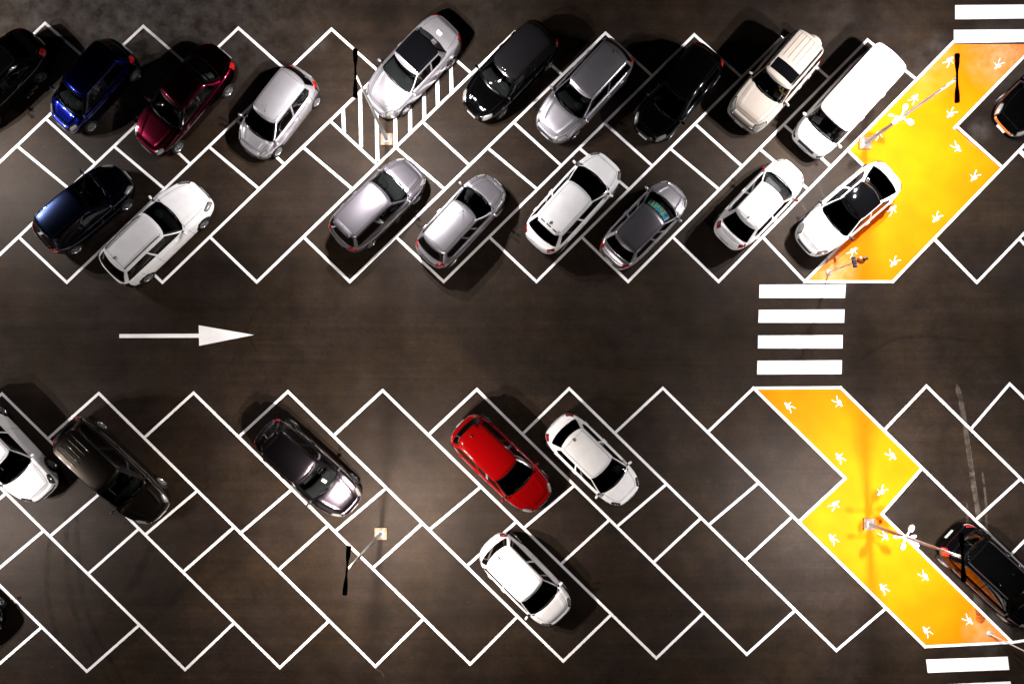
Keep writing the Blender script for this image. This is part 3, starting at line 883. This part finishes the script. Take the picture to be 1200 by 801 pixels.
    if bars:
        h = MB(); q = c.q_y(.55)
        patch(h, f1, lin(-q, q, 14), lin(.14, .32, 4), 0, .006, False); h.build('air_intake', M['trim'], root)
    if plates:
        h = MB(); h.box((a + .012, 0, c.z0 + .20), (.012, .40, .12), 0); h.build('number_plate', M['plate'], root, smooth=False)
        h = MB(); h.box((-a - .012, 0, c.z0 + .36), (.012, .40, .12), 0); h.build('number_plate', M['plate'], root, smooth=False)
    # ---------------- mirrors, handles
    mz = c.ze(c.xfb - .25) + .06
    for side in (1, -1):
        h = MB(); rt = Matrix.Rotation(side * R(-12), 3, 'Z')
        mx_ = c.xfb - (.28 if kind != 'van' else .12); my = side * (b * .94 + .09)
        h.ellipsoid((mx_, my, mz + .03), (.048, .08, .055), 0, e=.75, rot=rt)
        h.box((mx_ - .01, side * (b * .93), mz - .02), (.07, .14, .03), 1, bev=.008)
        h.build('mirror', [M[mirrorcol] if mirrorcol else P_, M['trim']], root)
        if handles:
            for x, dn in ((xB + .12, 'front_door'), (xd2 + .12, 'rear_door'))[:1 if doors == 2 else 2]:
                d = made.get(dn + ('L' if side > 0 else 'R'))
                if not d: continue
                p = c.S(c.q_x(x), .80, side); h = MB(); h.box(p + Vector((0, side * .014, .0)), (.19, .03, .03), 0, bev=.01)
                h.build('handle', P_, d)
    # ---------------- roof furniture
    def roofpt(fx, t, side): return c.C(fx, front_f(fx, n), t, side)
    if rails:
        for side in (1, -1):
            h = MB(); pts = []
            for fx in lin(.80, -.86, 16):
                p = roofpt(fx, 1.10, side); e = min(1, min(fx + .86, .80 - fx) / .10); pts.append(p + Vector((0, 0, .012 + .035 * e)))
            h.tube(pts, .023, n=8); h.build('roof_rail', M[rails], root)
    if sunroof:
        h = MB(); x0, x1, w = sunroof
        fs = lambda u, v: c.C(v, front_f(v, n), 2 - abs(u), 1 if u >= 0 else -1)
        patch(h, fs, lin(-w, w, 12), lin(x1, x0, 8), 0, .006, True); h.build('sunroof', M['gloss'], root)
    if ribs:
        k, x0, x1 = ribs; h = MB()
        for e in lin(-.62, .62, k):
            h.tube([c.C(v, front_f(v, n), 2 - abs(e), 1 if e >= 0 else -1) + Vector((0, 0, .004)) for v in lin(x0, x1, 8)], .016, n=8)
        h.build('roof_rib', M[roofcol] if roofcol else P_, root)
    if antenna:
        fx = -.80 if antenna in ('fin', 'rear') else .82
        p = c.C(fx, front_f(fx, n), 1.97, 1); h = MB()
        if antenna == 'fin': h.ellipsoid(p + Vector((0, 0, .015)), (.075, .022, .04), 0); h.build('antenna', M['trim'], root)
        else: h.ellipsoid(p, (.03, .02, .012), 0); h.tube([p, p + Vector((-.10, .0, .13)), p + Vector((-.22, 0, .26))], .006, n=6); h.build('antenna', M['trim'], root)
    if spoiler:
        h = MB(); rows = []
        for e in lin(-.80, .80, 17):
            q_ = 1 if e >= 0 else -1
            p = c.C(-.93, front_f(.93, n), 2 - abs(e), q_); k = Vector((-.20 * (1 - .25 * abs(e) ** 3), 0, -.018))
            rows.append([p + Vector((.05, 0, .01)), p + Vector((-.06, 0, .022)), p + k + Vector((0, 0, .02)), p + k + Vector((.01, 0, -.015)), p + Vector((0, 0, -.03))])
        h.grid(rows); h.face([len(h.v) - 5 + i for i in range(5)]); h.face([4, 3, 2, 1, 0])
        h.build('spoiler', M[roofcol] if roofcol else P_, root)
        if spoiler == 'slots':
            for y in (-.28, 0, .28):
                h2 = MB(); p = c.C(-.93, front_f(.93, n), 2 - abs(y) / .6, 1 if y >= 0 else -1)
                h2.box((p.x - .07, y, p.z + .02), (.045, .20, .012), 0, bev=.004); h2.build('spoiler_slot', M['trim'], root)
    if trunk == 'brake_light':
        h = MB(); x = c.xrb - .22; h.box((x, 0, c.top(x, 0) + .02), (.14, .22, .04), 0, bev=.012); lm = h.build('lamp_housing', M['white'], root)
        h = MB(); h.box((x + .02, 0, c.top(x, 0) + .041), (.025, .18, .012), 0, bev=.004); h.build('brake_light', M['tail'], lm)
    if spare:
        h = MB(); h.lathe([(-.11, .02), (-.115, .26), (-.09, .33), (.06, .34), (.10, .30), (.11, .02)], c=(0, 0, 0))
        o_ = h.build('spare_wheel_cover', P_, root); o_.rotation_euler = (0, 0, R(90)); o_.location = (-a - .12, .12, .95)
    # wipers
    for y0, y1 in ((.52, .02), (-.05, -.50)):
        h = MB(); pts = [fw(lerp(y0, y1, e), .11 + .05 * e) + Vector((.012, 0, .014)) for e in lin(0, 1, 7)]
        h.tube(pts, .009, n=6); h.build('wiper', M['trim'], root)
    # ---------------- cabin and underbody
    h = MB(); fl = c.z0 + .12
    h.box((0, 0, c.z0 + .12), (L - .5, (b - .26) * 2, .16), 0)
    h.box((a - .45, 0, c.z0 + .28), (.62, b * 1.1, .20), 0); h.box((-a + .40, 0, c.z0 + .28), (.5, b * 1.1, .24), 0)
    x0, x1 = c.xrb + .1, c.xfb - .2
    for x in xw: h.box((x, 0, wr + .05), (ar * 2 - .02, (b - .25) * 2, .62), 0)
    h.box(((x0 + x1) / 2, b * .80, .62), (x1 - x0, .05, .5), 0); h.box(((x0 + x1) / 2, -b * .80, .62), (x1 - x0, .05, .5), 0)
    h.build('underbody', M['dark'], root, smooth=False)
    sm = M[seatmat]; bz = c.ze(c.xfb)
    h = MB(); rows = []
    for yv in lin(-b * .80, b * .80, 15):
        e = abs(yv) / (b * .8); xf_ = c.xfb - .09 - .16 * e ** 3
        rows.append([(xf_, yv, bz - .02), (xf_ - .20, yv, bz - .005), (xf_ - .46, yv, bz - .02), (xf_ - .56, yv, bz - .09), (xf_ - .56, yv, bz - .35)])
    h.grid(rows, flip=True)
    h.ellipsoid((c.xfb - .52, b * .38, bz - .01), (.14, .22, .05), 0)
    h.build('dashboard', M['cabin'], root)
    h = MB(); tor = []
    for k in range(24):
        t = 2 * PI * k / 24; tor.append((Vector((0, .18 * math.cos(t), .18 * math.sin(t)))))
    rt = Matrix.Rotation(R(-28), 3, 'Y'); ctr = Vector((c.xfb - .78, b * .40, bz - .04))
    h.tube([ctr + rt @ p for p in tor + tor[:2]], .014, n=6, cap=False); h.tube([ctr, ctr + rt @ Vector((.22, 0, 0))], .03, n=8)
    h.box(ctr, (.03, .34, .05), 0, rot=rt); h.build('steering_wheel', M['trim'], root)
    sx = c.xfb - 1.22 if kind != 'van' else c.xfb - .95
    xs = [(sx, b * .40), (sx, -b * .40)]
    rows_ = [sx - .85] + ([sx - 1.65, sx - 2.4] if kind == 'van' else [])
    for rx in rows_:
        if rx > c.xrb + .35: xs += [(rx, b * .42), (rx, 0), (rx, -b * .42)]
    dz = c.belt - .93
    for k, (x, y) in enumerate(xs):
        h = MB(); w = .47 if k < 2 else .42
        h.box((x + .05, y, .48 + dz), (.5, w, .16), 0, bev=.05)
        rt = Matrix.Rotation(R(-17), 3, 'Y'); low = 0 if (k < 2 or x - .40 > c.xrt) else .22; h.box((x - .24 + low * .3, y, .80 + dz - low / 2), (.14, w, .56 - low), 0, rot=rt, bev=.05)
        if k < 2 or x - .40 > c.xrt: h.box((x - .34, y, 1.12 + dz), (.09, .26, .18), 0, rot=rt, bev=.04)
        h.build('seat', sm, root)
    if c.xrb + .1 < sx - 1.15:
        h = MB(); h.box(((c.xrb + .08 + sx - 1.18) / 2, 0, bz - .07), (max(.1, sx - 1.18 - c.xrb - .08), b * 1.45, .03), 0, bev=.008); h.build('parcel_shelf', sm if kind == 'sedan' else M['cabin'], root)
    # ---------------- wheels
    mt, mr = WH[c.wheel]
    for x in xw:
        for side in (1, -1):
            w = bpy.data.objects.new('wheel', None); COL.objects.link(w); w.parent = root; w.empty_display_size = .1
            w.location = (x, side * (b - .125), wr); w.rotation_euler = (0, random.uniform(0, 6), 0 if side > 0 else PI)
            link('tyre', mt, w); link('rim', mr, w)
    return root, c

CARS = {}
def car(key, *a, **k): CARS[key] = make_car(*a, **k)
# ---- top row, noses towards the lower left
car('black_left', 'black car in the top left corner with its nose outside the frame', (-49, 141), (48, 48), 'sedan', 'black', antenna=None, rt=.78, rb=.90)
car('blue', 'deep blue hatchback with its rear in black shadow, second from the left in top row', (70, 147), (150, 58), 'mini', 'blue', antenna=None)
car('maroon', 'dark red sedan with round headlights in the top row', (169, 173), (266, 64), 'sedan', 'maroon', seatmat='cabin_green', grille='chrome', antenna=None, W=1.80, H=1.45, side_tint='ws', rear_tint='ws')
car('silver_small', 'small silver hatchback with upright roof antenna next to the dark red sedan', (291, 178), (361, 88), 'mini', 'silver_light', antenna='rod', W=1.68, rear_tint='tint')
car('coupe', 'silver white sedan with black glass roof parked across the hatched bay', (438, 127), (530, 32), 'sedan', 'silver_light', seatmat='cabin_tan', blackroof=(.80, -1, 0), rear_tint='dark_tint', trunk='brake_light', doors=2, antenna=None, side_tint='ws', rt=.735, rb=.80, wtop=.69, W=1.78, H=1.42)
car('black_mid', 'black hatchback with dull charcoal roof, right of the hatched bay', (552, 132), (643, 38), 'wagon', 'black', roofcol='black_dull', antenna=None, W=1.76, grille='chrome', side_tint='ws')
car('silver_estate', 'silver estate car with dark windscreen and roof fin in the top row', (638.5, 157), (730, 59), 'wagon', 'silver', antenna='fin', W=1.77, rear_tint='dark_tint', side_tint='dark_tint', bars=True)
car('black_hatch', 'glossy black hatchback with large pale headlights in the top row', (754, 158), (833, 62), 'hatch', 'black', antenna=None, W=1.76, rear_tint='dark_tint', side_tint='dark_tint')
car('beige_jeep', 'cream off road car with ribbed roof, sunroof and rear spare wheel', (862, 150), (936, 64), 'suv', 'cream', hf=0, hr=0, H=1.80, W=1.74, nf=5.5, nr=7, rails='trim', sunroof=(.80, .36, .80), ribs=(5, .20, -.86), antenna=None, spare=True, wb=.29, wt=.40, rt=.955, rb=.985, wtop=.74, heads='lens', grille='wide', belt=1.10, z_nose=.85, bars=True)
car('van', 'white van with long plain roof beside the upper yellow walkway', (936, 179), (1021, 86), 'van', 'white', name='parked_van', cat='van', hf=0, hr=0, antenna=None, rear_tint='dark_tint')
car('black_right', 'black sedan with chrome slotted grille at the top right edge, facing the walkway', (1176, 149), (1274, 57), 'sedan', 'black', grille='wide', antenna=None, W=1.82)
# ---- second row, noses towards the upper right
car('navy', 'dark navy hatchback beside the white estate at left', (147, 204), (53, 285), 'hatch', 'navy', antenna=None, W=1.78, rear_tint='dark_tint')
car('white_estate', 'white estate car with black roof rails and black rear window at left', (237.5, 223), (133, 323.5), 'wagon', 'white', rails='trim', antenna='fin', rear_tint='dark_tint', side_tint='dark_tint', W=1.82, wb=.27, wt=.43, nf=4.2, rt=.885, rb=.985)
car('grey_wagon', 'grey people carrier with bright roof just below the hatched bay', (489, 195.5), (397.5, 284.5), 'wagon', 'grey', spoiler=True, antenna='rear', wb=.215, wt=.40, W=1.74, H=1.62, rear_tint='dark_tint', side_tint='dark_tint')
car('silver_hatch', 'silver grey hatchback with red tail lights, right of the grey people carrier', (583, 212.5), (499, 304.5), 'hatch', 'silver', antenna='rod', H=1.5, wb=.20, wt=.41, rear_tint='dark_tint', side_tint='dark_tint')
car('white_crossover', 'white crossover with slotted roof spoiler beside the hatchback with a foil sunshade', (716.5, 188.5), (626.5, 287.5), 'suv', 'white', spoiler='slots', antenna='fin', W=1.80, H=1.62, nf=3.8, nr=4.0, rear_tint='dark_tint', side_tint='dark_tint', wb=.20, wt=.42, rt=.85, rb=.95)
car('sunshade_hatch', 'grey hatchback with a colourful foil sunshade behind its windscreen', (796, 220.5), (713.5, 305.5), 'hatch', 'silver', roofcol='grey', antenna='rear', wb=.19, wt=.40, rt=.84, rb=.935, rear_tint='dark_tint', side_tint='dark_tint', W=1.68)
car('white_red_mirrors', 'white hatchback with red door mirrors in the second row', (932.5, 194.5), (848.5, 282.5), 'hatch', 'white', mirrorcol='red', antenna='fin', wb=.215, wt=.40, rt=.80, rb=.945, rear_tint='dark_tint', side_tint='dark_tint', W=1.68)
car('white_black_roof', 'white car with glossy black roof parked over the yellow walkway edge', (936, 292), (1034, 208), 'hatch', 'white', hf=0, hr=0, blackroof=(1, -1, 0), antenna=None, mirrorcol='trim', rear_tint='dark_tint', side_tint='dark_tint', W=1.78, H=1.42, wb=.25, wt=.44, rt=.70, rb=.925, doors=4, wtop=.62)
# ---- rows below the aisle, noses towards the lower right
car('white_left', 'white car at the left edge below the aisle, its tail outside the frame', (54, 579.5), (-36, 483), 'hatch', 'white', antenna=None, heads='dark', grille='wide', W=1.76, wb=.235, wt=.42, side_tint='dark_tint')
car('brown_wagon', 'dark brown people carrier with ribbed roof next to the white car at left edge', (187.5, 603), (78, 500), 'wagon', 'brown', ribs=(5, -.02, -.80), antenna=None, W=1.84, H=1.66, wb=.20, wt=.40, side_tint='tint', rear_tint='dark_tint', grille='wide')
car('charcoal_hatch', 'charcoal grey hatchback with shining bonnet parked alone below the aisle', (414.5, 595), (310, 501.5), 'hatch', 'charcoal', spoiler=True, antenna=None, W=1.78, H=1.55, wb=.235, wt=.455, rt=.87, side_tint='tint')
car('red', 'bright red hatchback below the aisle', (637, 590), (539, 496), 'hatch', 'red', antenna='fin', W=1.80, H=1.5, wb=.225, wt=.435, rt=.90, rb=.965, side_tint='dark_tint', rear_tint='dark_tint', spoiler=True)
car('white_hatch', 'white hatchback beside the bright red hatchback', (740, 583), (649.5, 494.5), 'hatch', 'white', antenna='fin', W=1.72, H=1.5, wb=.19, wt=.405, rt=.82, rb=.93, side_tint='dark_tint', rear_tint='dark_tint', heads='dark')
car('white_suv', 'white crossover parked alone in the bays below the bright red hatchback', (659.5, 722.5), (572, 634), 'suv', 'white', antenna='fin', W=1.76, H=1.6, nf=3.6, nr=3.8, wb=.195, wt=.405, rt=.90, rb=.955, side_tint='dark_tint', rear_tint='dark_tint', belt=1.0, tail=1.04)
car('black_suv', 'black off road car with roof ribs at the lower right, under a lamp head', (1215, 722), (1111, 625), 'suv', 'black', ribs=(5, .7, -.8), antenna=None, W=1.86, H=1.72, rails='trim', rear_tint='tint', side_tint='tint')
car('black_corner', 'black car at the lower left edge of the lot, only its nose in view', (-7, 741), (-102, 648), 'hatch', 'black', antenna=None, W=1.78)

# ---- things lying in cars
def in_car(key, lx, ly, lz, rz=0):
    r, c = CARS[key]; m = Matrix.Translation(r.location) @ Matrix.Rotation(r.rotation_euler.z, 4, 'Z'); return m @ Vector((lx, ly, lz)), r.rotation_euler.z + rz
def loose(name, label, cat, key, lx, ly, lz, w, d, material, rz=0, bump=.02):
    p, rot = in_car(key, lx, ly, lz, rz); h = MB(); rows = []
    rnd = random.Random(name + key)
    for i in range(7):
        rows.append([(w * (i / 6 - .5), d * (j / 6 - .5), bump * rnd.random() + bump * math.cos((i - 3) * .5)) for j in range(7)])
    low = [[(x, y, z - .012) for x, y, z in r_] for r_ in rows]
    h.grid(rows); h.grid(low, flip=True)
    o = h.build(name, material); o.location = p; o.rotation_euler = (0, 0, rot); return tag(o, label, cat)
c = CARS['white_crossover'][1]
loose('dashboard_strip', 'orange yellow strip lying behind the windscreen of the white crossover', 'strip', 'white_crossover', c.xfb - .42, .10, c.ze(c.xfb) + .03, .07, .34, M['yellow_cloth'], R(35), .006)
c = CARS['beige_jeep'][1]
loose('folded_cloth', 'crumpled yellow cloth on the dashboard of the cream off road car', 'cloth', 'beige_jeep', c.xfb - .40, .38, c.ze(c.xfb) + .03, .34, .30, M['yellow_cloth'], .3, .05)
loose('folded_cloth', 'small pale blue cloth on top of the yellow cloth in the cream car', 'cloth', 'beige_jeep', c.xfb - .36, .40, c.ze(c.xfb) + .10, .20, .16, M['blue_cloth'], .5, .03)
loose('paper_sheet', 'white paper inside the windscreen of the cream off road car', 'paper', 'beige_jeep', c.xfb - .72, .30, c.ze(c.xfb) + .02, .22, .26, M['paper'], .1, .02)
c = CARS['van'][1]
loose('paper_sheet', 'stack of white papers on the dashboard of the white van', 'paper', 'van', c.xfb - .30, -.42, c.ze(c.xfb) + .04, .26, .34, M['paper'], .2, .05)
c = CARS['charcoal_hatch'][1]
loose('paper_sheet', 'white slip of paper on the dashboard of the charcoal hatchback', 'paper', 'charcoal_hatch', c.xfb - .42, .12, c.ze(c.xfb) + .03, .20, .13, M['paper'], .2, .012)
# foil sunshade: pleated, just behind the upper half of the windscreen
r, c = CARS['sunshade_hatch']; h = MB(); rows = []
for i, fy in enumerate(lin(-.80, .80, 18)):
    row = []
    for t in (.42, .55, .68, .84):
        p = c.C(front_f(fy, c.ng), abs(fy), t - (.10 if i % 2 else 0) * (1 if t < .5 else .3), 1 if fy >= 0 else -1)
        row.append(p + Vector((-.035 - (.07 if i % 2 else 0), 0, -.03 - (.04 if i % 2 else 0))))
    rows.append(row)
h.grid(rows)
o = h.build('sunshade', M['foil'], smooth=False); o.location = r.location; o.rotation_euler = r.rotation_euler
tag(o, 'pleated iridescent foil sunshade behind the windscreen of the grey hatchback', 'sunshade')

# ------------------------------------------------------------------ lamp posts
POWER = 1400.0
LAMPCOL = (1.0, .955, .945)
def lamp_post(label, px, py, top, cams=None, rz=0.0, power=1.0, tone=LAMPCOL):
    g = G(px, py); root = thing('lamp_post', label, 'lamp post', (g.x, g.y, 0), 0, 'double headed lamp posts')
    h = MB(); h.box((0, 0, .05), (.47, .46, .10), 0, bev=.015); h.build('concrete_base', M['concrete'], root)
    h = MB(); h.box((0, 0, .115), (.29, .29, .03), 0, bev=.008)
    for sx in (-1, 1):
        for sy in (-1, 1): h.lathe([(.13, .018), (.16, .018), (.162, .001)], 6, 'z', 0, (sx * .11, sy * .11, 0))
    h.build('base_plate', M['pole'], root)
    h = MB(); h.tube([(0, 0, .13), (0, 0, 1.5), (0, 0, 3.5), (0, 0, top)], [.075, .066, .048, .036], n=14)
    h.build('pole', M['pole'], root)
    h = MB(); h.tube([(0, 0, top - .12), (0, 0, top + .04)], .044, n=12); h.build('pole_cap', M['pole'], root)
    rt = Matrix.Rotation(rz, 3, 'Z')
    for sgn in (1, -1):
        h = MB(); rows = []
        prof = [(.0, .030, .030), (.18, .030, .028), (.34, .055, .034), (.46, .072, .042), (.74, .078, .045), (.765, .06, .03)]
        for d, w, th in prof:
            z = top + .02 + .04 * (d / .75) * 0
            rows.append([rt @ Vector((x, sgn * d, zz_ + top + .04)) for x, zz_ in ((-w, 0), (-w * .8, th), (w * .8, th), (w, 0), (w, -.012), (-w, -.012))])
        ids = h.grid(rows, closed=True, flip=sgn > 0); h.face(ids[-1] if sgn > 0 else ids[-1][::-1])
        hd = h.build('lamp_head', M['head'], root, angle=R(30))
        h = MB(); h.box(rt @ Vector((0, sgn * .60, top + .02)), (.12, .24, .012), 0, rot=rt); h.build('lamp_diffuser', M['diffuser'], hd, smooth=False)
        ld = bpy.data.lights.new('lamp_light', 'AREA'); ld.shape = 'RECTANGLE'; ld.size = .12; ld.size_y = .26
        ld.energy = POWER * power; ld.color = tone
        ld.use_nodes = True; lt = ld.node_tree; em = lt.nodes['Emission']
        ge = lt.nodes.new('ShaderNodeNewGeometry'); dt = lt.nodes.new('ShaderNodeVectorMath'); dt.operation = 'DOT_PRODUCT'
        ab = lt.nodes.new('ShaderNodeMath'); ab.operation = 'ABSOLUTE'
        mr = lt.nodes.new('ShaderNodeValToRGB'); e = mr.color_ramp.elements
        e[0].position, e[0].color = .12, (.15, .15, .15, 1); e[1].position, e[1].color = 1, (.66, .66, .66, 1)
        for p_, k_ in ((.30, .42), (.47, .74), (.62, 1.0), (.75, 1.0)):
            q_ = e.new(p_); q_.color = (k_, k_, k_, 1)
        lt.links.new(ge.outputs['Incoming'], dt.inputs[0]); lt.links.new(ge.outputs['Normal'], dt.inputs[1])
        lt.links.new(dt.outputs['Value'], ab.inputs[0]); lt.links.new(ab.outputs[0], mr.inputs[0]); lt.links.new(mr.outputs['Color'], em.inputs['Strength'])
        lo = bpy.data.objects.new('lamp_light', ld); COL.objects.link(lo); lo.parent = root
        p = rt @ Vector((0, sgn * .60, top + .004)); lo.location = p
    if cams:
        z = 2.72; h = MB(); h.tube([(0, 0, z - .06), (0, 0, z + .08)], .085, n=12); h.build('camera_bracket', M['cam'], root)
        for ang, ln, sz in cams:
            d = Vector((math.cos(R(ang)), math.sin(R(ang)), 0)); h = MB()
            h.tube([d * .05 + Vector((0, 0, z)), d * (ln - .1) + Vector((0, 0, z + .01))], .026, n=8)
            rr = Matrix.Rotation(R(ang), 3, 'Z') @ Matrix.Rotation(R(12), 3, 'Y')
            h.ellipsoid(d * ln + Vector((0, 0, z + .03)), sz, 0, e=.7, rot=rr)
            lens = d * (ln + sz[0] * .95) + Vector((0, 0, z - .005))
            h.tube([lens, lens + d * .03], sz[1] * .5, 1, n=10)
            h.build('security_camera', [M['cam'], M['trim']], root)
    return root
lamp_post('double headed lamp post in the hatched bay beside the silver white sedan', 453.5, 164, 5.95)
lamp_post('lamp post carrying white cameras on the yellow walkway above the aisle', 1013, 168.5, 5.95, [(72, .37, (.12, .085, .08)), (-30, .34, (.13, .09, .08)), (212, .28, (.12, .085, .08)), (170, .40, (.08, .04, .04))], power=1.12)
lamp_post('plain double headed lamp post in the empty bays below the charcoal hatchback', 446.5, 624.5, 6.1, rz=R(-5), tone=(1, .90, .82), power=1.28)
lamp_post('lamp post carrying white cameras on the yellow walkway below the aisle', 1018, 613.5, 5.95, [(62, .36, (.13, .09, .08)), (-112, .34, (.12, .08, .08)), (-38, .42, (.12, .08, .07)), (178, .38, (.09, .045, .04)), (8, .26, (.10, .05, .05))], power=1.08, rz=R(3))
# the same row of posts goes on to either side of the picture
lamp_post('lamp post beyond the left edge level with the upper bays', -110, 163, 5.95, power=0.95)
lamp_post('lamp post beyond the left edge level with the lower bays', -118, 630, 5.95, power=.95)
lamp_post('lamp post beyond the right edge level with the upper bays', 1572, 172, 5.95, power=1.2)
lamp_post('lamp post beyond the right edge level with the lower bays', 1572, 600, 5.95, power=.9)
lamp_post('lamp post beyond the upper right corner of the lot', 1573, -290, 5.95, power=1.2)

# ------------------------------------------------------------------ crossing posts
def crossing_post(label, px, py, h_, ang):
    g = G(px, py); root = thing('crossing_post', label, 'sign post', (g.x, g.y, 0), 0, 'crossing posts')
    h = MB(); h.lathe([(0, .12), (.03, .12), (.05, .06), (.051, .03)], 20, 'z'); h.build('base_flange', M['steel'], root)
    h = MB(); h.tube([(0, 0, .02), (0, 0, h_)], .026, n=10); h.build('pole', M['steel'], root)
    rt = Matrix.Rotation(ang, 3, 'Z')
    # solar panel tilted on a bracket
    h = MB(); r2 = rt @ Matrix.Rotation(R(38), 3, 'Y'); h.box(rt @ Vector((-.02, 0, h_ - .42)), (.30, .40, .025), 0, rot=r2, bev=.004); sp = h.build('solar_panel', M['solar'], root, smooth=False)
    h = MB()
    for k in (-.1, 0, .1): h.box(rt @ Vector((-.02, 0, h_ - .42)) + r2 @ Vector((0, k, .0145)), (.27, .006, .002), 0, rot=r2)
    h.build('cell_line', M['steel'], sp, smooth=False)
    # amber flashing beacon on top
    h = MB(); h.lathe([(-.05, .02), (-.05, .13), (-.03, .15), (.0, .15), (.02, .12), (.045, .07), (.055, .001)], 24, 'z'); bl = h.build('beacon_lens', M['amber'], root); bl.location = (0, 0, h_ + .06)
    h = MB(); h.ellipsoid((0, 0, 0), (.10, .06, .045), 0, e=.7); bk = h.build('beacon_housing', M['signblack'], root); bk.location = rt @ Vector((.14, 0, h_ + .10)); bk.rotation_euler = (0, 0, ang)
    return root
crossing_post('thin post with navy solar panel and amber beacon beside the upper zebra crossing', 971, 319, 2.62, R(12))
crossing_post('thin grey post at the lower end of the lower yellow walkway', 1159.5, 742, 2.62, R(-25))
crossing_post('thin post beyond the right end of the upper walkway', 1206, 44, 2.62, R(30))

# ------------------------------------------------------------------ night sky, camera
w = bpy.data.worlds.new('World'); sc.world = w; w.use_nodes = True
nt = w.node_tree; bg = nt.nodes['Background']
sky = nt.nodes.new('ShaderNodeTexSky'); sky.sky_type = 'NISHITA'; sky.sun_disc = False
sky.sun_elevation = R(2); sky.sun_rotation = R(120)
nt.links.new(sky.outputs[0], bg.inputs['Color']); bg.inputs['Strength'].default_value = .00008

cam = bpy.data.cameras.new('camera'); co = bpy.data.objects.new('camera', cam); COL.objects.link(co)
co.location = (0, 0, CAMH); co.rotation_euler = (0, 0, 0)
cam.sensor_fit = 'HORIZONTAL'; cam.sensor_width = 36; cam.lens = 36 * CAMH * SC / 1200
cam.shift_x = (600 - NX) / 1200; cam.shift_y = (NY - 400.5) / 1200
cam.clip_end = 2000; sc.camera = co
sc.render.engine = 'CYCLES'
vs_ = sc.view_settings; vs_.view_transform = 'Standard'; vs_.look = 'None'; vs_.exposure = 0; vs_.gamma = 1; vs_.use_curve_mapping = False
sc.render.resolution_x, sc.render.resolution_y = 1024, 683
